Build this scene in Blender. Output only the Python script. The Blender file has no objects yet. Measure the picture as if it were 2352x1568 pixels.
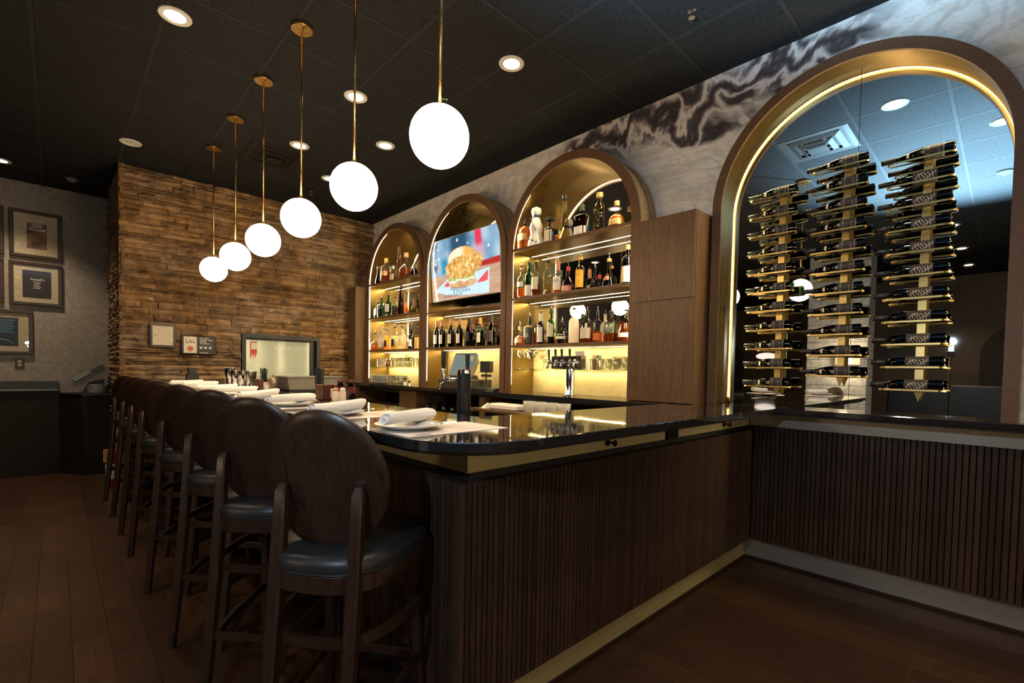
import bpy, bmesh, math, random
from mathutils import Vector, Matrix, noise
random.seed(7)
PI = math.pi
sc = bpy.context.scene
COL = sc.collection

# ------------------------------------------------------------------ camera
F_PX, YAW, PITCH, ROLL, SHIFT_PX, CAM_H = 1093.6347, -0.0219, -0.032, 0.0188, 101.1273, 1.2663
a_ = PI/4 + YAW
fw = Vector((math.sin(a_), math.cos(a_), 0)); rt = Vector((math.cos(a_), -math.sin(a_), 0)); up = Vector((0, 0, 1))
c_, s_ = math.cos(PITCH), math.sin(PITCH); fw, up = fw*c_ + up*s_, up*c_ - fw*s_
c_, s_ = math.cos(ROLL), math.sin(ROLL); rt, up = rt*c_ + up*s_, up*c_ - rt*s_
cam_d = bpy.data.cameras.new('camera'); cam = bpy.data.objects.new('camera', cam_d); COL.objects.link(cam)
cam_d.sensor_fit = 'HORIZONTAL'; cam_d.sensor_width = 36.0; cam_d.lens = F_PX/2352*36.0
cam_d.shift_y = SHIFT_PX/2352; cam_d.clip_start = 0.03; cam_d.clip_end = 60
m_ = Matrix((rt, up, -fw)).transposed().to_4x4(); m_.translation = Vector((0, 0, CAM_H)); cam.matrix_world = m_
sc.camera = cam

# ------------------------------------------------------------------ world, exposure, render hints
world = bpy.data.worlds.new('world'); sc.world = world; world.use_nodes = True
bgn = world.node_tree.nodes['Background']; bgn.inputs[0].default_value = (0.9, 0.95, 1.0, 1); bgn.inputs[1].default_value = 0.0
sc.view_settings.view_transform = 'Standard'; sc.view_settings.look = 'None'
sc.view_settings.exposure = 0.0; sc.view_settings.gamma = 1.0; sc.view_settings.use_curve_mapping = False
cy = sc.cycles
cy.max_bounces = 7; cy.diffuse_bounces = 3; cy.glossy_bounces = 5; cy.transmission_bounces = 3; cy.transparent_max_bounces = 28
cy.use_adaptive_sampling = True; cy.adaptive_threshold = 0.06; cy.adaptive_min_samples = 14
cy.sample_clamp_indirect = 4.0; cy.caustics_reflective = True; cy.caustics_refractive = False; cy.blur_glossy = 0.6
try:
    cy.use_denoising = True; cy.use_light_tree = True
except Exception:
    pass
GLOBE_E, LED_E, DOWN_W, FLASH_W = 34.0, 600.0, 62.0, 6200.0

# ------------------------------------------------------------------ geometry helpers
class MB:
    """collects verts and faces, builds one mesh object"""
    def __init__(s): s.v = []; s.f = []
    def add(s, vs, fs):
        o = len(s.v); s.v += [tuple(v) for v in vs]; s.f += [tuple(o+i for i in f) for f in fs]; return s
    def box(s, x0, x1, y0, y1, z0, z1):
        return s.add([(x0,y0,z0),(x1,y0,z0),(x1,y1,z0),(x0,y1,z0),(x0,y0,z1),(x1,y0,z1),(x1,y1,z1),(x0,y1,z1)],
                     [(0,3,2,1),(4,5,6,7),(0,1,5,4),(1,2,6,5),(2,3,7,6),(3,0,4,7)])
    def cbox(s, x0, x1, y0, y1, z0, z1, b=0.004):
        """box with chamfered edges (top view octagon and small top/bottom inset)"""
        def ring(z, i):
            c = b+i
            X0, X1, Y0, Y1 = x0+i, x1-i, y0+i, y1-i
            return [(X0+b,Y0,z),(X1-b,Y0,z),(X1,Y0+b,z),(X1,Y1-b,z),(X1-b,Y1,z),(X0+b,Y1,z),(X0,Y1-b,z),(X0,Y0+b,z)]
        vs = ring(z0, b) + ring(z0+b, 0) + ring(z1-b, 0) + ring(z1, b)
        fs = [tuple(range(7,-1,-1)), tuple(range(24,32))]
        for k in range(3):
            for i in range(8):
                j = (i+1) % 8; fs.append((k*8+i, k*8+j, (k+1)*8+j, (k+1)*8+i))
        return s.add(vs, fs)
    def hexa(s, p):
        return s.add(p, [(0,3,2,1),(4,5,6,7),(0,1,5,4),(1,2,6,5),(2,3,7,6),(3,0,4,7)])
    def lathe(s, prof, n=20, cx=0, cy=0, cz=0, sq=None, sy=1.0, rot=0.0, cap=True):
        """prof: list of (r,z) ; sq: list of squareness 0..1 for each ring; sy flattens in y"""
        vs, fs = [], []
        for k, (r, z) in enumerate(prof):
            q = sq[k] if sq else 0
            for i in range(n):
                t = 2*PI*i/n; c, d = math.cos(t), math.sin(t)
                if q:
                    e = 1 + 5*q; den = (abs(c)**(2*e/ (e+1) * 2) + abs(d)**(2*e/(e+1) * 2))
                    p = 2 + 6*q; rr = r/((abs(c)**p + abs(d)**p)**(1/p))
                else:
                    rr = r
                x, y = rr*c, rr*d*sy
                if rot: x, y = x*math.cos(rot)-y*math.sin(rot), x*math.sin(rot)+y*math.cos(rot)
                vs.append((cx+x, cy+y, cz+z))
        for k in range(len(prof)-1):
            for i in range(n):
                j = (i+1) % n; fs.append((k*n+i, k*n+j, (k+1)*n+j, (k+1)*n+i))
        if cap:
            if prof[0][0] > 1e-6: fs.append(tuple(range(n-1,-1,-1)))
            if prof[-1][0] > 1e-6: fs.append(tuple(range((len(prof)-1)*n, len(prof)*n)))
        return s.add(vs, fs)
    def cyl(s, cx, cy, z0, z1, r, n=16): return s.lathe([(r,z0),(r,z1)], n, cx, cy)
    def tube(s, pts, r, n=8, closed=False, flat=None):
        """swept tube along points; r number or list; flat=(a,b) rectangular section a sideways, b vertical"""
        P = [Vector(p) for p in pts]; m = len(P); vs, fs = [], []
        prevn = None
        for i, p in enumerate(P):
            if closed: t = (P[(i+1) % m]-P[i-1]).normalized()
            else: t = ((P[min(i+1,m-1)])-(P[max(i-1,0)])).normalized()
            ref = Vector((0,0,1)) if abs(t.z) < 0.95 else Vector((1,0,0))
            if prevn is not None and abs(t.z) >= 0.6: ref = prevn
            sd = t.cross(ref)
            if sd.length < 1e-6: sd = t.cross(Vector((0,1,0)))
            sd.normalize(); u = sd.cross(t).normalized(); prevn = u
            rr = r[i] if isinstance(r, (list, tuple)) else r
            if flat:
                for (a, b) in ((-1,-1),(1,-1),(1,1),(-1,1)): vs.append(p + sd*a*flat[0]/2 + u*b*flat[1]/2)
            else:
                for k in range(n):
                    q = 2*PI*k/n; vs.append(p + sd*math.cos(q)*rr + u*math.sin(q)*rr)
        nn = 4 if flat else n
        for i in range(m if closed else m-1):
            j = (i+1) % m
            for k in range(nn):
                l = (k+1) % nn; fs.append((i*nn+k, i*nn+l, j*nn+l, j*nn+k))
        if not closed: fs.append(tuple(range(nn-1,-1,-1))); fs.append(tuple(range((m-1)*nn, m*nn)))
        return s.add(vs, fs)
    def prism(s, poly, z0, z1):
        """extrude an xy polygon (ccw) in z"""
        n = len(poly)
        vs = [(x,y,z0) for x,y in poly] + [(x,y,z1) for x,y in poly]
        fs = [tuple(range(n-1,-1,-1)), tuple(range(n,2*n))] + [(i,(i+1)%n,n+(i+1)%n,n+i) for i in range(n)]
        return s.add(vs, fs)
    def prism_x(s, poly, x0, x1):
        """extrude a (y,z) polygon in x"""
        n = len(poly)
        vs = [(x0,y,z) for y,z in poly] + [(x1,y,z) for y,z in poly]
        fs = [tuple(range(n)), tuple(range(2*n-1,n-1,-1))] + [(i,n+i,n+(i+1)%n,(i+1)%n) for i in range(n)]
        return s.add(vs, fs)
    def band_x(s, inner, outer, x0, x1):
        """closed strip solid between two open (y,z) polylines of equal length, x0..x1"""
        n = len(inner); vs = []
        for (y,z) in inner: vs += [(x0,y,z),(x1,y,z)]
        for (y,z) in outer: vs += [(x0,y,z),(x1,y,z)]
        fs = []
        for i in range(n-1):
            a,b,c,d = 2*i,2*i+1,2*i+2,2*i+3; e = 2*n
            fs += [(a,b,d,c),(e+a,e+c,e+d,e+b),(a,c,e+c,e+a),(b,e+b,e+d,d)]
        fs += [(0,2*n,2*n+1,1),(2*n-2,2*n-1,4*n-1,4*n-2)]
        return s.add(vs, fs)
    def xf(s, M):
        s.v = [tuple(M @ Vector(v)) for v in s.v]; return s
    def mesh(s, name, mat=None, smooth=False, fix=True):
        me = bpy.data.meshes.new(name); me.from_pydata(s.v, [], s.f)
        if fix:
            bm = bmesh.new(); bm.from_mesh(me); bmesh.ops.recalc_face_normals(bm, faces=bm.faces); bm.to_mesh(me); bm.free()
        if smooth:
            for p in me.polygons: p.use_smooth = True
        if smooth == 'auto':
            me.set_sharp_from_angle(angle=math.radians(38))
        if mat: me.materials.append(mat)
        me.update(); return me
    def build(s, name, mat, parent=None, smooth=False, fix=True):
        if parent is not None and parent.get('_org') is not None:
            o = Vector(parent['_org']); s.v = [tuple(Vector(v)-o) for v in s.v]
        ob = bpy.data.objects.new(name, s.mesh(name, mat, smooth, fix)); COL.objects.link(ob)
        if parent is not None:
            ob.parent = parent
            if parent.get('_org') is not None: ob['_org'] = list(parent['_org'])
        return ob

def obj(name, me, parent=None, loc=(0,0,0), rot=(0,0,0), scale=(1,1,1)):
    ob = bpy.data.objects.new(name, me); COL.objects.link(ob)
    ob.location = loc; ob.rotation_euler = rot; ob.scale = scale
    if parent is not None: ob.parent = parent
    return ob
def tag(o, label=None, cat=None, group=None, kind=None):
    if label: o['label'] = label
    if cat: o['category'] = cat
    if group: o['group'] = group
    if kind: o['kind'] = kind
    return o
def thing(name, label, cat, loc=(0,0,0), rotz=0, group=None, world=False):
    """an Empty at the base of the thing; world=True: parts are given in world coordinates"""
    o = bpy.data.objects.new(name, None); COL.objects.link(o); o.empty_display_size = 0.05
    o.location = loc; o.rotation_euler = (0,0,rotz)
    if world: o['_org'] = list(loc)
    return tag(o, label, cat, group)
def struct(name, mb, mat, smooth=False):
    return tag(mb.build(name, mat, None, smooth), kind='structure')
def copy_tree(o, parent=None):
    c = o.copy(); COL.objects.link(c); c.parent = parent
    for ch in list(o.children): copy_tree(ch, c)
    return c
def text_mesh(name, body, size, mat, extrude=0.0002, align='CENTER', shear=0.0, sx=1.0, spacing=1.0):
    cu = bpy.data.curves.new(name, 'FONT'); cu.body = body; cu.size = size; cu.extrude = extrude
    cu.align_x = align; cu.align_y = 'CENTER'; cu.shear = shear; cu.resolution_u = 2; cu.space_character = spacing; cu.space_line = 0.9
    t = bpy.data.objects.new(name, cu); COL.objects.link(t)
    dg = bpy.context.evaluated_depsgraph_get(); me = bpy.data.meshes.new_from_object(t.evaluated_get(dg))
    bpy.data.objects.remove(t); bpy.data.curves.remove(cu)
    for v in me.vertices: v.co.x *= sx
    me.materials.clear(); me.materials.append(mat); me.name = name; return me
def arc(cy_, cz_, r, a0, a1, n): return [(cy_+r*math.cos(a0+(a1-a0)*i/n), cz_+r*math.sin(a0+(a1-a0)*i/n)) for i in range(n+1)]
def arch_line(cy_, zs, r, zb, n=72):
    """open polyline of an arch: right foot (small y) up, over, down the left leg"""
    return [(cy_-r, zb)] + arc(cy_, zs, r, PI, 0, n) + [(cy_+r, zb)]

# ------------------------------------------------------------------ materials
MATS = {}
def new_mat(name):
    m = bpy.data.materials.new(name); m.use_nodes = True; nt = m.node_tree; MATS[name] = m
    return m, nt, nt.nodes, nt.links, nt.nodes['Principled BSDF']
def setp(b, col=None, rough=None, metal=None, spec=None, coat=None, emit=None, es=0):
    if col is not None: b.inputs['Base Color'].default_value = (*col, 1)
    if rough is not None: b.inputs['Roughness'].default_value = rough
    if metal is not None: b.inputs['Metallic'].default_value = metal
    if spec is not None: b.inputs['Specular IOR Level'].default_value = spec
    if coat is not None: b.inputs['Coat Weight'].default_value = coat; b.inputs['Coat Roughness'].default_value = 0.08
    if emit is not None: b.inputs['Emission Color'].default_value = (*emit, 1); b.inputs['Emission Strength'].default_value = es
def ramp(N, stops, interp='LINEAR'):
    r = N.new('ShaderNodeValToRGB'); e = r.color_ramp.elements; r.color_ramp.interpolation = interp
    while len(e) < len(stops): e.new(0.5)
    for i, (p, c) in enumerate(stops): e[i].position = p; e[i].color = (*c, 1) if len(c) == 3 else c
    return r
def plain(name, col, rough=0.5, metal=0.0, spec=0.5, var=0.12, scale=30.0, bump=0.0, coat=None):
    """procedural base: colour broken up by noise, roughness varied a little"""
    m, nt, N, L, b = new_mat(name); setp(b, col, rough, metal, spec, coat)
    tc = N.new('ShaderNodeTexCoord'); nz = N.new('ShaderNodeTexNoise'); nz.inputs['Scale'].default_value = scale; nz.inputs['Detail'].default_value = 3
    L.new(tc.outputs['Object'], nz.inputs['Vector'])
    lo = tuple(max(0, c*(1-var)) for c in col); hi = tuple(min(1, c*(1+var)) for c in col)
    r = ramp(N, [(0.3, lo), (0.7, hi)]); L.new(nz.outputs['Fac'], r.inputs[0]); L.new(r.outputs[0], b.inputs['Base Color'])
    if bump:
        bp = N.new('ShaderNodeBump'); bp.inputs['Strength'].default_value = bump; bp.inputs['Distance'].default_value = 0.004
        L.new(nz.outputs['Fac'], bp.inputs['Height']); L.new(bp.outputs[0], b.inputs['Normal'])
    return m
def wood(name, dark, light, stretch=(6, 6, 0.5), scale=4.0, rough=0.4, rnd=0.25, coat=None, spec=0.4):
    m, nt, N, L, b = new_mat(name); setp(b, light, rough, 0, spec, coat)
    tc = N.new('ShaderNodeTexCoord'); mp = N.new('ShaderNodeMapping'); mp.inputs['Scale'].default_value = stretch
    oi = N.new('ShaderNodeObjectInfo'); add = N.new('ShaderNodeVectorMath'); add.operation = 'ADD'
    mulr = N.new('ShaderNodeMath'); mulr.operation = 'MULTIPLY'; mulr.inputs[1].default_value = 17.0
    L.new(oi.outputs['Random'], mulr.inputs[0]); L.new(tc.outputs['Object'], mp.inputs[0]); L.new(mp.outputs[0], add.inputs[0]); L.new(mulr.outputs[0], add.inputs[1])
    nz = N.new('ShaderNodeTexNoise'); nz.inputs['Scale'].default_value = scale; nz.inputs['Detail'].default_value = 6; nz.inputs['Distortion'].default_value = 1.2
    L.new(add.outputs[0], nz.inputs['Vector'])
    n2 = N.new('ShaderNodeTexNoise'); n2.inputs['Scale'].default_value = scale*7; n2.inputs['Detail'].default_value = 3; L.new(add.outputs[0], n2.inputs['Vector'])
    mx = N.new('ShaderNodeMath'); mx.operation = 'MULTIPLY_ADD'; mx.inputs[1].default_value = 0.35; L.new(n2.outputs['Fac'], mx.inputs[0]); L.new(nz.outputs['Fac'], mx.inputs[2])
    r = ramp(N, [(0.42, dark), (0.62, light), (0.68, tuple(c*0.62 for c in light)), (0.85, light)]); L.new(mx.outputs[0], r.inputs[0])
    hv = N.new('ShaderNodeHueSaturation'); mr = N.new('ShaderNodeMapRange'); mr.inputs[3].default_value = 1-rnd; mr.inputs[4].default_value = 1+rnd
    L.new(oi.outputs['Random'], mr.inputs[0]); L.new(mr.outputs[0], hv.inputs['Value']); L.new(r.outputs[0], hv.inputs['Color']); L.new(hv.outputs[0], b.inputs['Base Color'])
    bp = N.new('ShaderNodeBump'); bp.inputs['Strength'].default_value = 0.12; bp.inputs['Distance'].default_value = 0.002
    L.new(mx.outputs[0], bp.inputs['Height']); L.new(bp.outputs[0], b.inputs['Normal'])
    return m
def metal(name, col, rough=0.25, brushed=None):
    m, nt, N, L, b = new_mat(name); setp(b, col, rough, 1.0)
    tc = N.new('ShaderNodeTexCoord'); mp = N.new('ShaderNodeMapping'); mp.inputs['Scale'].default_value = brushed or (20, 20, 20)
    nz = N.new('ShaderNodeTexNoise'); nz.inputs['Scale'].default_value = 6; nz.inputs['Detail'].default_value = 4
    L.new(tc.outputs['Object'], mp.inputs[0]); L.new(mp.outputs[0], nz.inputs['Vector'])
    mr = N.new('ShaderNodeMapRange'); mr.inputs[3].default_value = rough*0.75; mr.inputs[4].default_value = rough*1.3
    L.new(nz.outputs['Fac'], mr.inputs[0]); L.new(mr.outputs[0], b.inputs['Roughness'])
    r = ramp(N, [(0.3, tuple(c*0.85 for c in col)), (0.7, col)]); L.new(nz.outputs['Fac'], r.inputs[0]); L.new(r.outputs[0], b.inputs['Base Color'])
    return m
def glass(name, tint, gloss=1.0, rough=0.02, body=0.0, bodycol=None, spec_col=(1,1,1)):
    """thin bottle glass: tinted clear body, fresnel reflections, optional milky body"""
    m, nt, N, L, b = new_mat(name); N.remove(b); out = N['Material Output']
    tr = N.new('ShaderNodeBsdfTransparent'); tr.inputs[0].default_value = (*tint, 1)
    gl = N.new('ShaderNodeBsdfGlossy'); gl.inputs['Roughness'].default_value = rough; gl.inputs[0].default_value = (*spec_col, 1)
    lw = N.new('ShaderNodeLayerWeight'); lw.inputs['Blend'].default_value = 0.18
    mul = N.new('ShaderNodeMath'); mul.operation = 'MULTIPLY_ADD'; mul.inputs[1].default_value = 0.75*gloss; mul.inputs[2].default_value = 0.03*gloss
    L.new(lw.outputs['Facing'], mul.inputs[0]); mul.use_clamp = True
    nz = N.new('ShaderNodeTexNoise'); nz.inputs['Scale'].default_value = 25; tc = N.new('ShaderNodeTexCoord'); L.new(tc.outputs['Object'], nz.inputs['Vector'])
    bp = N.new('ShaderNodeBump'); bp.inputs['Strength'].default_value = 0.03; bp.inputs['Distance'].default_value = 0.002; L.new(nz.outputs['Fac'], bp.inputs['Height']); L.new(bp.outputs[0], gl.inputs['Normal'])
    mix = N.new('ShaderNodeMixShader'); L.new(mul.outputs[0], mix.inputs[0]); L.new(gl.outputs[0], mix.inputs[2])
    if body:
        df = N.new('ShaderNodeBsdfTranslucent'); df.inputs[0].default_value = (*(bodycol or tint), 1)
        d2 = N.new('ShaderNodeBsdfDiffuse'); d2.inputs[0].default_value = (*(bodycol or tint), 1)
        a = N.new('ShaderNodeAddShader'); L.new(df.outputs[0], a.inputs[0]); L.new(d2.outputs[0], a.inputs[1])
        m2 = N.new('ShaderNodeMixShader'); m2.inputs[0].default_value = body; L.new(tr.outputs[0], m2.inputs[1]); L.new(a.outputs[0], m2.inputs[2]); L.new(m2.outputs[0], mix.inputs[1])
    else:
        L.new(tr.outputs[0], mix.inputs[1])
    L.new(mix.outputs[0], out.inputs['Surface']); return m
def emit(name, col, strength):
    m, nt, N, L, b = new_mat(name); N.remove(b); e = N.new('ShaderNodeEmission'); e.inputs[0].default_value = (*col, 1); e.inputs[1].default_value = strength
    L.new(e.outputs[0], N['Material Output'].inputs['Surface']); return m

WOOD = wood('walnut_panel', (0.075, 0.036, 0.017), (0.155, 0.082, 0.040), (7, 7, 0.45), 3.2, 0.45, 0.06)
WOODF = wood('walnut_frame', (0.080, 0.038, 0.018), (0.150, 0.078, 0.038), (3, 9, 9), 5.0, 0.42, 0.06)
WOODO = wood('bent_plywood', (0.27, 0.18, 0.10), (0.44, 0.31, 0.18), (4, 10, 4), 4.0, 0.55, 0.05)
SLAT = wood('slat_wood', (0.024, 0.012, 0.0075), (0.058, 0.030, 0.018), (14, 14, 0.7), 5.0, 0.42, 0.28)
STOOLW = wood('stool_wood', (0.0055, 0.0025, 0.0018), (0.036, 0.0165, 0.0098), (6, 6, 0.7), 3.6, 0.36, 0.15, None, 0.5)
PLANK = wood('floor_plank', (0.015, 0.007, 0.0042), (0.052, 0.0255, 0.014), (9, 0.8, 9), 3.0, 0.33, 0.20, None, 0.28)
DARKW = wood('dark_cabinet_wood', (0.006, 0.004, 0.0035), (0.016, 0.010, 0.008), (7, 7, 0.6), 4.0, 0.6, 0.05, None, 0.2)
CADDYW = wood('caddy_wood', (0.07, 0.022, 0.010), (0.13, 0.042, 0.020), (6, 6, 0.8), 5.0, 0.45, 0.1)
FRAMEW = wood('picture_frame_wood', (0.018, 0.011, 0.008), (0.05, 0.032, 0.024), (8, 1, 8), 6.0, 0.35, 0.1)
BRASS = metal('brushed_brass', (0.55, 0.42, 0.20), 0.30, (2, 2, 60))
BRASSD = metal('aged_brass_lining', (0.40, 0.27, 0.085), 0.31, (60, 3, 3))
FASCIA = metal('satin_brass_strip', (0.62, 0.54, 0.30), 0.45, (1, 1, 40)); FASCIA.node_tree.nodes['Principled BSDF'].inputs['Metallic'].default_value = 0.3
STEELS = metal('satin_nickel_strip', (0.50, 0.46, 0.40), 0.45, (1, 1, 40)); STEELS.node_tree.nodes['Principled BSDF'].inputs['Metallic'].default_value = 0.5
BRASSB = metal('brass_back_sheet', (0.72, 0.58, 0.28), 0.45, (60, 3, 3)); BRASSB.node_tree.nodes['Principled BSDF'].inputs['Metallic'].default_value = 0.35
GOLD = metal('gold_rod', (0.52, 0.37, 0.14), 0.30)
CANOPY = metal('pendant_brass', (0.62, 0.40, 0.15), 0.28)
CHROME = metal('chrome', (0.82, 0.82, 0.82), 0.08)
STEEL = metal('stainless_steel', (0.60, 0.58, 0.54), 0.22)
COPPER = metal('copper', (0.72, 0.30, 0.16), 0.2)
BLACKM = plain('black_metal', (0.012, 0.012, 0.013), 0.35, 0.3)
BLACKP = plain('black_plastic', (0.014, 0.015, 0.015), 0.42)
GREYP = plain('grey_plastic', (0.20, 0.22, 0.20), 0.5)
SUBTOP = plain('black_sub_top', (0.008, 0.008, 0.009), 0.6)
VINYL = plain('black_vinyl', (0.012, 0.013, 0.016), 0.42, 0, 0.5, 0.2, 60, 0.06)
LINEN = plain('white_linen', (0.80, 0.77, 0.73), 0.85, 0, 0.2, 0.06, 220, 0.12)
CHINA = plain('white_china', (0.72, 0.72, 0.69), 0.16, 0, 0.5, 0.03)
PAPER = plain('placemat_paper', (0.74, 0.66, 0.60), 0.75, 0, 0.2, 0.04, 40)
INK = plain('printed_ink', (0.10, 0.07, 0.06), 0.7)
WHITEI = plain('white_ink', (0.80, 0.79, 0.75), 0.6)
CREAM = plain('cream_label', (0.66, 0.58, 0.45), 0.6, 0, 0.3, 0.08, 60)
WHITEL = plain('white_label', (0.74, 0.71, 0.66), 0.6, 0, 0.3, 0.05, 60)
BLACKL = plain('black_label', (0.014, 0.013, 0.014), 0.4, 0, 0.4, 0.2, 60)
GREYL = plain('charcoal_label', (0.050, 0.042, 0.042), 0.55, 0, 0.3, 0.3, 80)
REDL = plain('red_label', (0.55, 0.045, 0.03), 0.5)
ORANGEL = plain('orange_label', (0.75, 0.20, 0.04), 0.5)
YELLOWL = plain('yellow_label', (0.80, 0.45, 0.04), 0.5)
GOLDL = plain('gold_label', (0.62, 0.42, 0.16), 0.4, 0.3)
GREENL = plain('green_label', (0.06, 0.10, 0.055), 0.5)
TEALL = plain('teal_label', (0.02, 0.10, 0.10), 0.5)
BLUEI = plain('blue_ink', (0.02, 0.03, 0.14), 0.4)
PINKC = plain('blush_capsule', (0.55, 0.22, 0.13), 0.35)
ORANGEC = plain('orange_capsule', (0.75, 0.33, 0.05), 0.35)
DARKC = plain('dark_capsule', (0.018, 0.014, 0.014), 0.35)
GREENC = plain('green_cap', (0.02, 0.09, 0.03), 0.35)
CORK = plain('cork', (0.42, 0.27, 0.14), 0.8, 0, 0.2, 0.2, 90)
CERAM = plain('white_ceramic', (0.78, 0.77, 0.74), 0.2)
RUBBER = plain('pourer_rubber', (0.02, 0.02, 0.02), 0.5)
G_CLEAR = glass('clear_glass', (0.975, 0.98, 0.96), 0.85)
G_WARE = glass('glassware', (0.93, 0.935, 0.90), 1.5, 0.03)
G_SHELF = glass('shelf_glass', (0.92, 0.95, 0.92), 0.5)
LEDB = emit('led_glow_strip', (1.0, 0.80, 0.44), 45.0)  # weak glow added under the chips so the tape reads as one line
G_PALE = glass('pale_gold_glass', (0.88, 0.80, 0.45), 1.0)
G_GREEN = glass('green_glass', (0.16, 0.42, 0.12), 1.0)
G_DGREEN = glass('dark_green_glass', (0.035, 0.07, 0.03), 0.65)
G_TEAL = glass('teal_glass', (0.45, 0.68, 0.62), 1.0)
G_DARK = glass('dark_wine_glass', (0.012, 0.012, 0.010), 0.6)
G_BROWN = glass('brown_glass', (0.22, 0.09, 0.02), 1.0)
G_RED = glass('reddish_glass', (0.48, 0.16, 0.09), 1.0)
G_GREY = glass('smoked_glass', (0.30, 0.26, 0.20), 1.0)
G_FROST = glass('frosted_glass', (0.85, 0.80, 0.72), 0.8, 0.3, 0.55, (0.75, 0.68, 0.58))
L_AMBER = glass('amber_spirit', (0.80, 0.34, 0.05), 0.15, 0.05, 0.12, (0.85, 0.33, 0.05))
L_DARKA = glass('dark_amber_spirit', (0.42, 0.13, 0.03), 0.15, 0.05, 0.12, (0.5, 0.14, 0.03))
L_BLACK = glass('black_liqueur', (0.02, 0.012, 0.008), 0.15, 0.05)
L_PALE = glass('pale_spirit', (0.93, 0.84, 0.48), 0.15, 0.05)
L_YELLOW = glass('yellow_mixer', (0.95, 0.62, 0.10), 0.15, 0.2, 0.5, (0.95, 0.60, 0.08))
L_MILK = glass('cloudy_mixer', (0.95, 0.88, 0.62), 0.15, 0.2, 0.5, (0.95, 0.86, 0.55))
LED = emit('led_light', (1.0, 0.80, 0.44), LED_E)
GLOBE = emit('opal_globe', (1.0, 0.72, 0.42), GLOBE_E)
DOWNE = emit('downlight_lens', (1.0, 0.76, 0.48), 16.0)
WHITEP = plain('white_trim', (0.62, 0.60, 0.55), 0.5)

def mirror_mat():
    m, nt, N, L, b = new_mat('mirror_glass'); setp(b, (0.80, 0.82, 0.80), 0.012, 1.0)
    nz = N.new('ShaderNodeTexNoise'); nz.inputs['Scale'].default_value = 3; tc = N.new('ShaderNodeTexCoord'); L.new(tc.outputs['Object'], nz.inputs['Vector'])
    r = ramp(N, [(0.3, (0.76, 0.78, 0.76)), (0.7, (0.83, 0.85, 0.83))]); L.new(nz.outputs['Fac'], r.inputs[0]); L.new(r.outputs[0], b.inputs['Base Color'])
    return m
MIRROR = mirror_mat()
def counter_mat():
    m, nt, N, L, b = new_mat('black_quartz'); setp(b, (0.016, 0.015, 0.015), 0.055, 0, 0.9)
    b.inputs['Coat Weight'].default_value = 0.7; b.inputs['Coat Roughness'].default_value = 0.03
    tc = N.new('ShaderNodeTexCoord'); nz = N.new('ShaderNodeTexNoise'); nz.inputs['Scale'].default_value = 1.6; nz.inputs['Detail'].default_value = 8; nz.inputs['Distortion'].default_value = 1.6
    L.new(tc.outputs['Object'], nz.inputs['Vector'])
    r = ramp(N, [(0.0, (0.013, 0.013, 0.014)), (0.492, (0.016, 0.015, 0.016)), (0.5, (0.30, 0.29, 0.28)), (0.506, (0.016, 0.015, 0.016)), (1.0, (0.02, 0.019, 0.019))]); L.new(nz.outputs['Fac'], r.inputs[0])
    n2 = N.new('ShaderNodeTexNoise'); n2.inputs['Scale'].default_value = 2.3; L.new(tc.outputs['Object'], n2.inputs['Vector'])
    r2 = ramp(N, [(0.56, (0, 0, 0)), (0.64, (1, 1, 1))]); L.new(n2.outputs['Fac'], r2.inputs[0])
    mx = N.new('ShaderNodeMix'); mx.data_type = 'RGBA'; mx.inputs[6].default_value = (0.015, 0.015, 0.016, 1); L.new(r2.outputs[0], mx.inputs[0]); L.new(r.outputs[0], mx.inputs[7]); L.new(mx.outputs[2], b.inputs['Base Color'])
    return m
QUARTZ = counter_mat()
def stone_mat():
    m, nt, N, L, b = new_mat('ledge_stone'); setp(b, (0.3, 0.2, 0.12), 0.85, 0, 0.25)
    g = N.new('ShaderNodeNewGeometry'); oi = N.new('ShaderNodeObjectInfo')
    nz = N.new('ShaderNodeTexNoise'); nz.inputs['Scale'].default_value = 9; nz.inputs['Detail'].default_value = 8; nz.inputs['Roughness'].default_value = 0.65; L.new(g.outputs['Position'], nz.inputs['Vector'])
    big = N.new('ShaderNodeTexNoise'); big.inputs['Scale'].default_value = 2.2; big.inputs['Detail'].default_value = 1; L.new(g.outputs['Position'], big.inputs['Vector'])
    r = ramp(N, [(0.28, (0.10, 0.058, 0.030)), (0.48, (0.27, 0.162, 0.082)), (0.62, (0.38, 0.235, 0.12)), (0.8, (0.25, 0.175, 0.11))]); L.new(nz.outputs['Fac'], r.inputs[0])
    hv = N.new('ShaderNodeHueSaturation'); s = N.new('ShaderNodeMath'); s.operation = 'MULTIPLY_ADD'; s.inputs[1].default_value = 0.55; s.inputs[2].default_value = 0.62
    L.new(oi.outputs['Random'], s.inputs[0]); L.new(s.outputs[0], hv.inputs['Value']); L.new(r.outputs[0], hv.inputs['Color'])
    s2 = N.new('ShaderNodeMath'); s2.operation = 'MULTIPLY_ADD'; s2.inputs[1].default_value = 0.9; s2.inputs[2].default_value = 0.5; L.new(big.outputs['Fac'], s2.inputs[0]); L.new(s2.outputs[0], hv.inputs['Saturation'])
    L.new(hv.outputs[0], b.inputs['Base Color'])
    mp = N.new('ShaderNodeMapping'); mp.inputs['Scale'].default_value = (12, 12, 24); L.new(g.outputs['Position'], mp.inputs[0])
    n3 = N.new('ShaderNodeTexNoise'); n3.inputs['Scale'].default_value = 1.6; n3.inputs['Detail'].default_value = 8; n3.inputs['Roughness'].default_value = 0.7; L.new(mp.outputs[0], n3.inputs['Vector'])
    bp = N.new('ShaderNodeBump'); bp.inputs['Strength'].default_value = 0.7; bp.inputs['Distance'].default_value = 0.016; L.new(n3.outputs['Fac'], bp.inputs['Height']); L.new(bp.outputs[0], b.inputs['Normal'])
    return m
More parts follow.
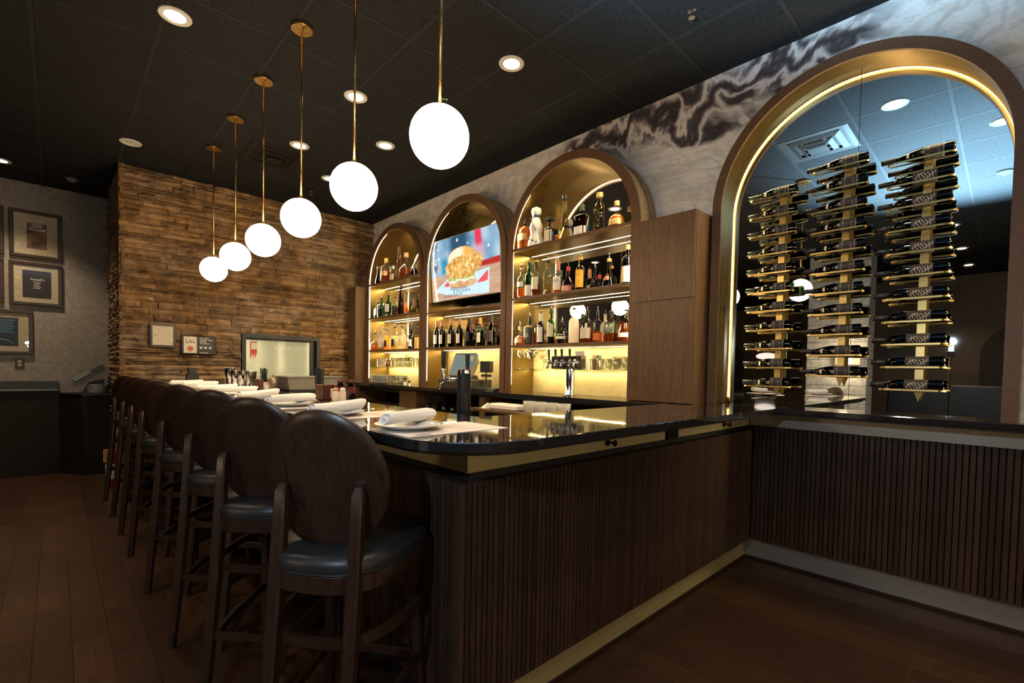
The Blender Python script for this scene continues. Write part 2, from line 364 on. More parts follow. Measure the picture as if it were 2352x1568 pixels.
STONE = stone_mat()
GROUT = plain('stone_backing', (0.035, 0.024, 0.016), 0.95, 0, 0.1)
def marble_mat():
    m, nt, N, L, b = new_mat('agate_marble_wallpaper'); setp(b, (0.6, 0.58, 0.55), 0.55, 0, 0.3)
    tc = N.new('ShaderNodeTexCoord'); sep = N.new('ShaderNodeSeparateXYZ'); L.new(tc.outputs['Object'], sep.inputs[0])
    def mth(op, a, b_=None, c=None):
        n = N.new('ShaderNodeMath'); n.operation = op
        for i, q in enumerate((a, b_, c)):
            if q is None: continue
            if isinstance(q, (int, float)): n.inputs[i].default_value = q
            else: L.new(q, n.inputs[i])
        return n.outputs[0]
    def nzz(scale, det, dist=0.0, rough=0.55, vec=None):
        n = N.new('ShaderNodeTexNoise'); n.inputs['Scale'].default_value = scale; n.inputs['Detail'].default_value = det; n.inputs['Distortion'].default_value = dist; n.inputs['Roughness'].default_value = rough
        L.new(vec or tc.outputs['Object'], n.inputs['Vector']); return n.outputs['Fac']
    warp = mth('MULTIPLY', mth('SUBTRACT', nzz(1.5, 4, 1.0, 0.5), 0.5), 0.85)
    # big river of dark agate: z along the wall as a function of y
    y, z = sep.outputs['Y'], sep.outputs['Z']
    crest = mth('MULTIPLY_ADD', mth('SINE', mth('MULTIPLY', y, 2.1)), 0.06, 3.12)
    d = mth('SUBTRACT', mth('ADD', z, warp), crest)                      # signed distance from the river
    # band structure
    fine = nzz(2.4, 5, 1.8, 0.5)
    bands = mth('SINE', mth('MULTIPLY_ADD', d, 30.0, mth('MULTIPLY', fine, 22.0)))
    bw = mth('MULTIPLY_ADD', bands, 0.5, 0.5)
    core = mth('SUBTRACT', 1.0, mth('MULTIPLY', mth('ABSOLUTE', d), 3.9)); core.node.use_clamp = True
    # fade of the river towards the far corner and beyond the niche
    ymask = N.new('ShaderNodeMapRange'); ymask.inputs[1].default_value = 2.9; ymask.inputs[2].default_value = 2.3; L.new(y, ymask.inputs[0])
    ymask2 = N.new('ShaderNodeMapRange'); ymask2.inputs[1].default_value = 0.35; ymask2.inputs[2].default_value = 0.9; L.new(y, ymask2.inputs[0])
    core = mth('MULTIPLY', core, mth('MULTIPLY', ymask.outputs[0], ymask2.outputs[0]))
    dark = ramp(N, [(0.0, (0.030, 0.024, 0.026)), (0.35, (0.10, 0.083, 0.085)), (0.62, (0.26, 0.22, 0.22)), (0.85, (0.55, 0.50, 0.48)), (1.0, (0.70, 0.66, 0.62))]); L.new(mth('MULTIPLY_ADD', bw, 0.8, mth('MULTIPLY', fine, 0.15)), dark.inputs[0])
    # pale ground with soft grey and tan streaks running diagonally
    mp = N.new('ShaderNodeMapping'); mp.inputs['Rotation'].default_value = (0.75, 0, 0); mp.inputs['Scale'].default_value = (1, 0.7, 3.6); L.new(tc.outputs['Object'], mp.inputs[0])
    st = nzz(1.7, 7, 1.1, 0.6, mp.outputs[0])
    pale = ramp(N, [(0.25, (0.32, 0.29, 0.275)), (0.40, (0.60, 0.57, 0.54)), (0.52, (0.74, 0.71, 0.68)), (0.60, (0.62, 0.55, 0.48)), (0.68, (0.71, 0.69, 0.66)), (0.85, (0.44, 0.41, 0.40))]); L.new(st, pale.inputs[0])
    vein = nzz(1.25, 8, 2.2, 0.6, mp.outputs[0]); vr = ramp(N, [(0.485, (0, 0, 0)), (0.5, (1, 1, 1)), (0.515, (0, 0, 0))]); L.new(vein, vr.inputs[0])
    m1 = N.new('ShaderNodeMix'); m1.data_type = 'RGBA'; L.new(mth('MULTIPLY', vr.outputs[0], 0.30), m1.inputs[0]); L.new(pale.outputs[0], m1.inputs[6]); m1.inputs[7].default_value = (0.17, 0.13, 0.115, 1)
    flow = mth('MULTIPLY_ADD', mth('SINE', mth('MULTIPLY', nzz(0.9, 4, 1.6, 0.5), 46.0)), 0.5, 0.5)
    fr_ = ramp(N, [(0.55, (0, 0, 0)), (0.95, (0.34, 0.34, 0.34))]); L.new(flow, fr_.inputs[0])
    m1b = N.new('ShaderNodeMix'); m1b.data_type = 'RGBA'; L.new(fr_.outputs[0], m1b.inputs[0]); L.new(m1.outputs[2], m1b.inputs[6]); m1b.inputs[7].default_value = (0.36, 0.34, 0.335, 1); m1 = m1b
    cr = ramp(N, [(0.12, (0, 0, 0)), (0.45, (1, 1, 1))]); L.new(core, cr.inputs[0])
    m2 = N.new('ShaderNodeMix'); m2.data_type = 'RGBA'; L.new(cr.outputs[0], m2.inputs[0]); L.new(m1.outputs[2], m2.inputs[6]); L.new(dark.outputs[0], m2.inputs[7])
    L.new(m2.outputs[2], b.inputs['Base Color']); return m
MARBLE = marble_mat()
GREYW = plain('grey_wallcovering', (0.235, 0.215, 0.195), 0.8, 0, 0.2, 0.16, 26, 0.15)
TANW = plain('tan_wall', (0.15, 0.115, 0.085), 0.85, 0, 0.2, 0.12, 3)
SHIP = plain('whitewashed_board', (0.40, 0.395, 0.375), 0.6, 0, 0.3, 0.25, 18, 0.1)
CEILT = plain('black_ceiling_tile', (0.019, 0.019, 0.0195), 0.92, 0, 0.12, 0.28, 45, 0.22)
TBAR = plain('black_ceiling_grid', (0.0185, 0.0185, 0.0185), 0.95, 0, 0.3)
CLEARG = glass('pane_glass', (0.97, 0.98, 0.97), 0.35, 0.0)
# ================================================================== SETTING
ZC = 3.22
XR, YN, YG, YS, XS0, XW = -8.6, -3.4, 7.55, 6.07, 0.45, 3.14      # rear wall, near wall, grey wall, stone wall, stone left end, marble wall
# ---- floor with planks
floor = struct('floor', MB().box(XR, 3.7, YN, YG, -0.06, -0.004), plain('floor_underlay', (0.012, 0.007, 0.005), 0.8))
PW, PL = 0.127, 1.22
pm = MB().cbox(0, PW-0.0012, 0, PL-0.0012, -0.006, 0.0, 0.0005).mesh('plank', PLANK)
rest = MB()
planks = []
nx = int((3.6-XR)/PW)
rr = random.Random(3)
for i in range(nx):
    x = 3.47 - (i+1)*PW
    y = YN - rr.random()*PL
    while y < YG:
        cx, cyy = x+PW/2, y+PL/2
        seen = (1.2 < cx and -0.9 < cyy < 1.3 and cx-cyy < 4.2) or (-1.2 < cx < 0.95 and 0.9 < cyy < 7.6 and cx > -0.35-0.12*cyy)
        y0, y1 = max(y, YN), min(y+PL, YG)
        if seen and len(planks) < 290 and y1-y0 > PL*0.98: planks.append((x, y))
        else: rest.cbox(x, x+PW-0.0012, y0, y1-0.0012, -0.006, 0.0, 0.0005)
        y += PL
for (x, y) in planks: obj('plank', pm, floor, (x, y, 0))
tag(rest.build('plank_field', PLANK, floor), kind='stuff')

# ---- ceiling with lay-in tiles
ceiling = struct('ceiling', MB().box(XR, 3.7, YN, YG, ZC+0.012, ZC+0.10), SUBTOP)
TX, TY = 0.545, 0.55
tm = MB().cbox(-TX/2+0.0125, TX/2-0.0125, -TY/2+0.0125, TY/2-0.0125, 0.0008, 0.012, 0.0015).mesh('ceiling_tile', CEILT)
rest = MB(); xs = []; x = 2.09+2*TX
while x > XR: xs.append(x); x -= TX
ys = []; y = 0.35-7*TY
while y < YG+TY: ys.append(y); y += TY
for x in xs:
    for y in ys:
        cx, cyy = x-TX/2, y+TY/2
        if cx > 3.4 or cyy > YG+0.1: continue
        if -1.5 < cx < 3.3 and -0.4 < cyy < 7.6: obj('ceiling_tile', tm, ceiling, (cx, cyy, ZC))
        else: rest.cbox(cx-TX/2+0.0125, cx+TX/2-0.0125, max(YN, cyy-TY/2+0.0125), min(YG, cyy+TY/2-0.0125), ZC+0.0008, ZC+0.012, 0.0015)
tag(rest.build('ceiling_tile_field', CEILT, ceiling), kind='stuff')
for x in xs:
    if x < 3.2: MB().box(x-0.012, x+0.012, YN, YG, ZC-0.0002, ZC+0.012).build('grid_bar', TBAR, ceiling)
for y in ys:
    if YN < y < YG: MB().box(XR, 3.14, y-0.012, y+0.012, ZC-0.0003, ZC+0.012).build('grid_bar', TBAR, ceiling)

# ---- marble wall with four arched openings, standing on the counter level
AZ = 2.312                        # spring line of the shelf arches
ARCH = [(2.46, 0.612), (3.80, 0.612), (5.13, 0.612)]      # centre y, clear radius
NY, NZ, NR = 0.671, 2.317, 0.661   # wine niche
FT = 0.052                        # face frame width
XA, XM1 = 2.90, 3.212             # shelf arches: face plane, mirror plane
XN, XM2 = 3.088, 3.238            # wine niche: face plane, mirror plane
CT = 1.07
Z0 = CT+0.001
out = [(YN, Z0)]
for (c, r) in [(NY, NR)] + ARCH:
    R = r+FT*0.5
    out += [(c-R, Z0)] + arc(c, NZ if c == NY else AZ, R, PI, 0, 24) + [(c+R, Z0)]
out += [(YS, Z0), (YS, ZC), (YN, ZC)]
wall_back = struct('wall_back', MB().prism_x(out, XW, XW+0.06), MARBLE)
struct('wall_back_core', MB().box(3.486, 3.70, YN, YS+0.2, 0, ZC+0.01), SUBTOP)
# ---- stone wall
wall_stone = struct('wall_stone', MB().box(XS0+0.03, 1.53, YS+0.035, YS+0.2, 0, ZC).box(2.42, XW+0.3, YS+0.035, YS+0.2, 0, ZC).box(1.53, 2.42, YS+0.035, YS+0.2, 0, 1.0).box(1.53, 2.42, YS+0.035, YS+0.2, 1.63, ZC).box(XS0+0.03, XS0+0.2, YS+0.1, YG, 0, ZC), GROUT)
vs_ = []
for k in range(10):
    g = random.Random(40+k); nxx, nzz_ = 5, 3; V = []; Fq = []
    for j in range(nzz_):
        for i in range(nxx):
            edge = i in (0, nxx-1) or j in (0, nzz_-1)
            V.append((i/(nxx-1), -(0.42+g.random()*0.22 if edge else 0.72+g.random()*0.36), j/(nzz_-1)))
    for j in range(nzz_-1):
        for i in range(nxx-1): Fq.append((j*nxx+i, j*nxx+i+1, (j+1)*nxx+i+1, (j+1)*nxx+i))
    o = len(V); V += [(0,0.1,0),(1,0.1,0),(1,0.1,1),(0,0.1,1)]
    bot = list(range(nxx)); top = list(range((nzz_-1)*nxx, nzz_*nxx)); lef = [j*nxx for j in range(nzz_)]; rig = [j*nxx+nxx-1 for j in range(nzz_)]
    Fq += [tuple([o+1, o]+bot)[::1], tuple([o+3, o+2]+top[::-1]), tuple([o, o+3]+lef[::-1]), tuple([o+2, o+1]+rig)]
    mb = MB(); mb.add(V, Fq); vs_.append(mb)
smesh = [mb.mesh('stone', STONE) for mb in vs_]
g = random.Random(11); cells = []; z = 0.0
stops = [1.0, 1.63, ZC]
while z < ZC-0.005:
    h = g.choice([0.028, 0.042, 0.050, 0.058, 0.070])
    nxt = min(s for s in stops if s > z+1e-6)
    if nxt - (z+h) < 0.028: h = nxt - z
    spans = [(XS0, XW+0.05)]
    if 1.0-1e-6 <= z < 1.63-1e-6: spans = [(XS0, 1.525), (2.425, XW+0.05)]
    for (a, b) in spans:
        x = a
        while x < b-0.005:
            l = g.choice([0.11, 0.16, 0.22, 0.28, 0.34, 0.42])*g.uniform(0.85, 1.15)
            if b-(x+l) < 0.07: l = b-x
            cells.append((x, z, l, h, g.choice([0.012, 0.022, 0.034, 0.048, 0.056])*g.uniform(0.9, 1.1))); x += l
    z += h
vis = sorted([c for c in cells if c[1] > 1.05 and c[0] < 2.95], key=lambda c: -c[2]*c[3])[:298]
vset = set(vis); rest = MB()
def addstone(mb, src, M):
    t = MB(); t.v = list(src.v); t.f = list(src.f); t.xf(M); mb.add(t.v, t.f)
for n, c in enumerate(cells):
    x, z, l, h, d = c
    if c in vset: obj('stone', smesh[n % 10], wall_stone, (x+0.0015, YS+0.038, z+0.0015), (0,0,0), (l-0.003, d+0.022, h-0.003))
    else: addstone(rest, vs_[n % 10], Matrix.Translation((x+0.001, YS+0.038, z+0.001)) @ Matrix.Diagonal((l-0.002, d+0.022, h-0.002, 1)))
z = 0.0
while z < ZC-0.005:                                        # return face of the stone wall
    h = min(g.choice([0.035, 0.045, 0.055, 0.066]), ZC-z); y = YS
    while y < YG-0.01:
        l = min(g.choice([0.14, 0.22, 0.3, 0.4]), YG-y)
        addstone(rest, vs_[g.randrange(10)], Matrix.Translation((XS0+0.04, y+l-0.001, z+0.001)) @ Matrix.Rotation(-PI/2, 4, 'Z') @ Matrix.Diagonal((l-0.002, g.uniform(0.03, 0.06), h-0.002, 1)))
        y += l
    z += h
tag(rest.build('stone_field', STONE, wall_stone), kind='stuff')
# ---- other walls
struct('wall_left', MB().box(XR, XS0+0.04, YG, YG+0.12, 0, ZC+0.01), GREYW)
wrear = struct('wall_rear', MB().box(XR-0.12, XR, YN, YG, 0, ZC+0.01), TANW)
struct('wall_right', MB().box(XR, 3.46, YN-0.12, YN, 0, ZC+0.01), TANW)

# ---- pass-through window in the stone wall
FROST = None
m, nt, N, L, b = new_mat('lit_frosted_pane'); setp(b, (0.34, 0.37, 0.27), 0.10, 0, 0.5, None, (0.62, 0.66, 0.40), 0.20)
tc = N.new('ShaderNodeTexCoord'); nz = N.new('ShaderNodeTexNoise'); nz.inputs['Scale'].default_value = 4; L.new(tc.outputs['Object'], nz.inputs['Vector'])
r = ramp(N, [(0.3, (0.50, 0.56, 0.34)), (0.7, (0.70, 0.70, 0.44))]); L.new(nz.outputs['Fac'], r.inputs[0]); L.new(r.outputs[0], b.inputs['Emission Color'])
PANE = m
w1 = thing('window_1', None, None, (1.975, YS, 1.0), 0, None, True); w1['kind'] = 'structure'
fb = MB()
for (x0, x1, z0, z1) in ((1.53, 2.42, 1.585, 1.63), (1.53, 2.42, 1.0, 1.04), (1.53, 1.572, 1.04, 1.585), (2.378, 2.42, 1.04, 1.585)):
    fb.box(x0, x1, YS-0.012, YS+0.12, z0, z1)
fb.build('window_frame', BLACKM, w1)
fb = MB()
for (x0, x1, z0, z1) in ((1.572, 2.378, 1.565, 1.585), (1.572, 2.378, 1.04, 1.06), (1.572, 1.588, 1.06, 1.565), (2.318, 2.378, 1.06, 1.565)):
    fb.box(x0, x1, YS+0.05, YS+0.10, z0, z1)
fb.build('window_sash', BLACKM, w1)
pane = MB().box(1.588, 2.318, YS+0.07, YS+0.078, 1.06, 1.565).build('pane', PANE, w1)
def tx(me, parent, loc, rot, name=None):
    o = obj(name or me.name, me, parent); o.location = Vector(loc) - (Vector(parent['_org']) if parent.get('_org') is not None else Vector((0,0,0))); o.rotation_euler = rot; return o
RY = (PI/2, 0, 0)                                       # text facing -y
tx(text_mesh('lettering', 'GABBIANO', 0.062, WHITEI, sx=1.15, spacing=1.2), pane, (2.10, YS+0.0695, 1.485), RY)
tx(text_mesh('lettering', 'feast on      bread, and feasts they', 0.040, WHITEI, sx=1.05), pane, (1.97, YS+0.0695, 1.16), RY)
stk = MB().box(1.635, 1.708, YS+0.0685, YS+0.0698, 1.345, 1.545).build('sticker', REDL, pane)
MB().box(1.645, 1.705, YS+0.0678, YS+0.0684, 1.455, 1.532).build('sticker_label', WHITEL, stk)
s = MB()
for k in range(9): s.box(1.637+k*0.008, 1.644+k*0.008, YS+0.0676, YS+0.0684, 1.346, 1.362+0.022*(k % 3))
s.build('sticker_wear', WHITEL, stk)

# ================================================================== BAR
RC = 0.25
corner = [(0.70+RC+RC*math.cos(t), 0.94+RC+RC*math.sin(t)) for t in [PI + (PI/2)*i/14 for i in range(15)]]
poly = [(0.70, YS-0.052)] + corner + [(3.067, 0.94), (3.067, -1.2), (3.235, -1.2), (3.235, 1.525), (1.27, 1.525), (1.27, YS-0.052)]
bt = thing('bar_countertop', 'long polished black stone bar top with rounded corner and faint white veins', 'countertop', (2.0, 1.23, 1.038), 0, None, True)
def slab(poly, z0, z1, ch):
    """slab with a small chamfer at the top edge"""
    n = len(poly); mb = MB(); ins = []
    for i in range(n):
        p0, p, p2 = Vector(poly[i-1]), Vector(poly[i]), Vector(poly[(i+1) % n])
        d1, d2 = (p-p0).normalized(), (p2-p).normalized(); n1, n2 = Vector((-d1.y, d1.x)), Vector((-d2.y, d2.x)); nn = (n1+n2)
        nn = nn/max(nn.length_squared, 0.3)*2; q = p+nn*ch*0.7; ins.append((q.x, q.y))
    v = [(x,y,z0) for x,y in poly]+[(x,y,z1-ch) for x,y in poly]+[(x,y,z1) for x,y in ins]
    f = [tuple(range(n-1,-1,-1)), tuple(range(2*n,3*n))]
    for k in range(2): f += [(k*n+i, k*n+(i+1)%n, (k+1)*n+(i+1)%n, (k+1)*n+i) for i in range(n)]
    mb.add(v, f); return mb
slab(poly, 1.043, CT, 0.003).build('stone_slab', QUARTZ, bt, fix=True)
sub = [(0.72, YS-0.052)] + [(x+0.02*(1 if x < 0.95 else 0), y+0.02) for x, y in corner] + [(3.09, 0.96), (3.09, -1.2), (3.235, -1.2), (3.235, 1.51), (1.25, 1.51), (1.25, YS-0.052)]
MB().prism(sub, 1.030, 1.043).build('sub_top', SUBTOP, bt)

bb = thing('slatted_bar_front', 'bar front clad in narrow dark wood slats under the black bar top', 'bar front', (2.0, 1.35, 0), 0, None, True)
MB().prism([(0.965, YS-0.052), (0.965, 1.21), (3.376, 1.21), (3.376, 1.49), (1.24, 1.49), (1.24, YS-0.052)], 0.17, 1.030).build('body', SUBTOP, bb)
# satin strip under the top
def fas(x0, x1, y): return MB().box(x0, x1, y, y+0.008, 0.930, 1.030)
fas(0.957, 2.232, 1.20).build('brass_fascia', FASCIA, bb); fas(2.37, 3.37, 1.20).build('brass_fascia', FASCIA, bb)
MB().box(2.245, 2.357, 1.192, 1.21, 0.932, 1.030).build('bracket', BLACKM, bb)
MB().box(0.957, 0.965, 1.208, YS-0.052, 0.930, 1.030).build('brass_fascia', FASCIA, bb)
MB().box(0.962, 3.37, 1.196, 1.21, 0.906, 0.930).box(0.955, 0.965, 1.21, YS-0.052, 0.906, 0.930).build('black_band', SUBTOP, bb)  # black band between the fascia and the slat tops
for xh in (1.729, 2.946):
    h = MB().lathe([(0.016, 0), (0.016, 0.005), (0.005, 0.007), (0.005, 0.034), (0.014, 0.036), (0.014, 0.042), (0.0001, 0.043)], 14)
    h.xf(Matrix.Translation((xh, 1.20, 0.962)) @ Matrix.Rotation(PI/2, 4, 'X')); hk = h.build('bag_hook', BLACKM, bb, 'auto')
PIT = 0.0236
def slat_mesh(w, d, z0, z1, axis):
    mb = MB()
    if axis == 'y': mb.cbox(0, w, -d, 0, z0, z1, 0.0022)
    else: mb.cbox(-d, 0, 0, w, z0, z1, 0.0022)
    return mb.mesh('slat', SLAT)
sm = slat_mesh(PIT-0.0042, 0.042, 0.17, 0.906, 'y'); o0 = Vector(bb['_org'])
x = 0.908
while x < 3.33:
    obj('slat', sm, bb, Vector((x, 1.208, 0))-o0); x += PIT
sm2 = slat_mesh(PIT-0.0042, 0.042, 0.17, 0.906, 'x'); y = 1.212; k = 0; rest = MB()
while y < YS-0.05:
    if k < 70: obj('slat', sm2, bb, Vector((0.950, y, 0))-o0)
    else: rest.box(0.908, 0.950, y, y+PIT-0.0042, 0.17, 0.906)
    y += PIT; k += 1
tag(rest.build('slat_field', SLAT, bb), kind='stuff')
MB().prism([(1.02, YS-0.06), (1.02, 1.27), (3.376, 1.27), (3.376, 1.48), (1.23, 1.48), (1.23, YS-0.06)], 0.0, 0.17).build('plinth', SUBTOP, bb)
MB().box(0.985, 3.47, 1.240, 1.26, 0.0, 0.1695).build('toe_kick', FASCIA, bb)
MB().box(0.995, 1.01, 1.262, YS-0.06, 0.0, 0.1695).build('rear_toe_kick', SUBTOP, bb)
MB().box(0.957, 3.46, 1.228, 1.240, 0.0, 0.016).build('shoe_mould', PLANK, bb)

kw = thing('niche_counter_base', 'slatted dark wood wall under the counter below the wine niche', 'wall panel', (3.36, 0.3, 0), 0, None, True)
o1 = Vector(kw['_org'])
MB().box(3.3765, 3.46, YN+0.002, 1.195, 0.17, 1.030).build('backing', SUBTOP, kw)
MB().box(3.366, 3.376, YN+0.002, 1.195, 0.93, 1.030).build('satin_fascia', STEELS, kw)
sm3 = slat_mesh(0.0259-0.0042, 0.030, 0.17, 0.93, 'x'); y = 1.165-0.0259; n = 0
while y > -1.0:
    obj('slat', sm3, kw, Vector((3.376, y, 0))-o1); y -= 0.0259
rest = MB()
while y > YN+0.03: rest.box(3.346, 3.376, y, y+0.0217, 0.17, 0.93); y -= 0.0259
tag(rest.build('slat_field', SLAT, kw), kind='stuff')
MB().box(3.47, 3.482, YN, 1.24, 0.0, 0.17).build('toe_kick', STEELS, kw)
MB().box(3.457, 3.47, YN, 1.228, 0.0, 0.016).build('shoe_mould', PLANK, kw)

# ================================================================== BACK BAR
bc = thing('back_counter', 'dark stone counter running along the lit shelf arches', 'counter', (3.0, 3.8, 1.035), 0, None, True)
slab([(2.77, YS-0.052), (2.77, 1.53), (3.235, 1.53), (3.235, YS-0.052)], 1.040, CT, 0.003).build('stone_slab', QUARTZ, bc)
MB().box(2.79, 3.235, 1.53, YS-0.052, 1.025, 1.040).build('sub_top', SUBTOP, bc)
bk = thing('back_bar_cabinet', 'open-fronted dark wood cabinet run under the back counter', 'cabinet', (3.0, 3.8, 0), 0, None, True)
MB().box(3.20, 3.24, 1.53, YS-0.052, 0, 1.025).box(2.84, 3.20, 1.53, YS-0.052, 0, 0.12).build('carcass', DARKW, bk)
for (a, b) in ((5.80, YS-0.052), (4.45, 4.80), (3.30, 3.38), (2.60, 2.68), (1.53, 1.80)):
    MB().box(2.82, 3.20, a, b, 0.12, 1.025).build('panel', WOOD, bk)
for (a, b) in ((4.80, 5.80), (3.38, 4.45), (2.68, 3.30), (1.80, 2.60)):
    MB().box(2.84, 3.20, a, b, 0.76, 0.785).build('shelf', DARKW, bk)
MB().box(2.825, 2.84, 4.80, 5.80, 0.785, 0.86).build('rail', DARKW, bk)
MB().box(2.825, 2.84, 4.80, 5.80, 0.985, 1.025).build('rail', DARKW, bk)
MB().box(2.60, 2.84, 1.95, 3.25, 0.915, 0.935).build('pull_out_shelf', WOOD, bk)

# ---- shelf arches
def led_beads(mb, pts, nrm, step=0.0167, size=0.0055):
    """square LED chips evenly along a polyline (3d points), facing nrm(p)"""
    P = [Vector(p) for p in pts]; seg = [(P[i+1]-P[i]).length for i in range(len(P)-1)]; tot = sum(seg)
    n = int(tot/step); i = 0; acc = 0.0
    for k in range(n+1):
        s = min(k*step+step*0.3, tot-1e-6)
        while i < len(seg)-1 and acc+seg[i] < s: acc += seg[i]; i += 1
        t = (P[i+1]-P[i]).normalized(); p = P[i]+t*(s-acc); nn = nrm(p).normalized(); u = t*size/2; w = nn.cross(t).normalized()*size/2
        mb.add([p-u-w, p+u-w, p+u+w, p-u+w], [(0,1,2,3)])
    return mb
SHELVES = [2.312, 1.889, 1.479]
def arch_unit(cyy, r, label, spring, xa, xm, big=False):
    t = thing('wine_niche' if big else 'arch_shelf_unit', label, 'niche' if big else 'shelf unit', (xa+0.1, cyy, CT), 0, None if big else 'lit shelf arches', True)
    zb = CT+0.0005; lip = 0.013
    ri, ro = r-lip, r+(FT if not big else 0.042)
    li, lo = arch_line(cyy, spring, ri, zb), arch_line(cyy, spring, ro, zb)
    if not big and cyy < 3: lo = [(max(y, 1.8355) if z < 2.303 else y, z) for y, z in lo]
    MB().band_x(li, lo, xa, xa+0.018).build('face_frame', WOODF, t, 'auto')
    l1, l2 = arch_line(cyy, spring, r, zb), arch_line(cyy, spring, r+0.012, zb)
    MB().band_x(l1, l2, xa+0.018, xm).build('brass_lining', BRASSD, t, 'auto')
    if not big:
        lb = [p for p in arch_line(cyy, spring, r+0.0125, spring-0.01)]; lo2 = arch_line(cyy, spring, ro-0.004, spring-0.01)
        MB().band_x(lb, lo2, xa+0.018, xa+0.075).build('bent_frame', WOODO, t, 'auto')
        lo3 = arch_line(cyy, spring, ro-0.016, spring-0.01)
        MB().band_x(lb, lo3, xa+0.075, xa+0.175).build('kerfed_shell', WOODO, t, 'auto')
        kf = MB()
        for k in range(44):                                      # saw kerfs on the outside of the bent shell
            a = PI*(k+0.5)/44; rr_ = ro-0.0158
            y, z = cyy+rr_*math.cos(a), spring+rr_*math.sin(a); ty, tz = -math.sin(a)*0.0012, math.cos(a)*0.0012
            kf.add([(xa+0.077, y-ty, z-tz), (xa+0.077, y+ty, z+tz), (xa+0.173, y+ty, z+tz), (xa+0.173, y-ty, z-tz)], [(0,1,2,3)])
        kf.build('saw_kerf', SUBTOP, t, fix=False)
        MB().band_x(lb, lo2, xa+0.175, XW-0.001).build('bent_frame', WOODO, t, 'auto')
    else:
        MB().band_x(arch_line(cyy, spring, ri+0.0004, zb), arch_line(cyy, spring, r-0.0003, zb), xa+0.0182, xa+0.056).build('brass_lip', BRASSD, t, 'auto')
        MB().band_x(arch_line(cyy, spring, r+0.0125, zb), arch_line(cyy, spring, ro-0.004, zb), xa+0.018, XW-0.001).build('return', WOODF, t, 'auto')
    mz = zb if big else 1.479
    mp = [(y, max(z, mz)) for y, z in arch_line(cyy, spring, r+0.010, mz)]
    if big:      # two mirror sheets with a joint
        yj = 0.628
        for side in (-1, 1):
            lim = yj+side*0.0012; q = []
            for k in range(len(mp)):
                p, p2 = mp[k], mp[(k+1) % len(mp)]; i0, i1 = (p[0]-lim)*side >= 0, (p2[0]-lim)*side >= 0
                if i0: q.append(p)
                if i0 != i1: f_ = (lim-p[0])/(p2[0]-p[0]); q.append((lim, p[1]+(p2[1]-p[1])*f_))
            MB().prism_x(q, xm, xm+0.005).build('mirror', MIRROR, t)
    else:
        MB().prism_x(mp, xm, xm+0.005).build('mirror', MIRROR, t)
        MB().box(xm, xm+0.005, cyy-r-0.01, cyy+r+0.01, zb, 1.4785).build('brass_back_panel', BRASSB, t)
    # LED tape round the front edge, behind the lip
    px = xa+0.018+(0.0088 if not big else 0.046); rl = r-0.0006
    line = [(px, y, z) for y, z in arch_line(cyy, spring, rl, 1.14 if not big else 1.11, 72)]
    led = led_beads(MB(), line, lambda p: Vector((0, cyy-p.y, (spring-p.z) if p.z > spring else 0)), 0.0167, 0.0065 if not big else 0.0105).build('led_tape', LED, t, fix=False)
    rb = MB(); wv, wf = [], []
    for (x, y, z) in line:
        k = 1+0.0008/r; wv += [(x-0.0025, cyy+(y-cyy)*k, z), (x+0.0025, cyy+(y-cyy)*k, z)]
    rb.add(wv, [(2*i, 2*i+1, 2*i+3, 2*i+2) for i in range(len(line)-1)]); rb.build('led_glow_strip', LEDB, led, fix=False)  # added glowing ribbon that joins the chips
    return t
AN = ['near shelf arch beside the tall cabinet, glowing brass vault over three bottle shelves', 'middle shelf arch, the one that frames the television', 'far shelf arch beside the stone wall, with plates and bar glasses at its foot']
UNITS = [arch_unit(c, r, AN[i], AZ, XA, XM1) for i, (c, r) in enumerate(ARCH)]
niche = arch_unit(NY, NR, 'wide arched mirror niche edged with warm lights, holding the wine racks', NZ, XN, XM2, True)
for i, (c, r) in enumerate(ARCH):
    t = UNITS[i]
    zs = SHELVES if i != 1 else [1.862, 1.484]
    for z in zs:
        sh = MB().box(XA+0.006, XM1-0.003, c-r+0.0005, c+r-0.0005, z-0.011, z+0.011).build('shelf', WOODF, t)
        MB().box(XA+0.020, XM1-0.004, c-r+0.001, c+r-0.001, z-0.013, z-0.0112).build('brass_underside', BRASSD, sh)
        lm = led_beads(MB(), [(3.142, c-r+0.01, z-0.0135), (3.142, c+r-0.02, z-0.0135)], lambda p: Vector((0,0,-1)), 0.0167, 0.0052)
        lm.build('led_tape', LED, sh, fix=False)
        MB().box(3.1398, 3.1442, c-r+0.01, c+r-0.02, z-0.0134, z-0.0131).build('led_glow_strip', LEDB, sh)
    if i != 1:
        gs = MB().box(XA+0.03, XM1-0.01, c-r+0.003, c+r-0.003, 1.270, 1.279).build('glass_shelf', G_SHELF, t)
        lm = led_beads(MB(), [(3.17, c-r+0.03, 1.2685), (3.17, c+r-0.03, 1.2685)], lambda p: Vector((0,0,-1)), 0.0167, 0.0045)
        lm.build('led_tape', LED, gs, fix=False)
# pilaster strips between the frames are the frames themselves; a closing strip behind them
tag(MB().box(XA+0.02, XW-0.001, 3.0855, 3.1745, CT+0.0005, 2.30).build('pilaster', WOOD), 'narrow walnut pilaster between the television arch and the near arch', 'pilaster')
tag(MB().box(XA+0.02, XW-0.001, 4.4255, 4.5045, CT+0.0005, 2.30).build('pilaster', WOOD), 'narrow walnut pilaster between the television arch and the far arch', 'pilaster')

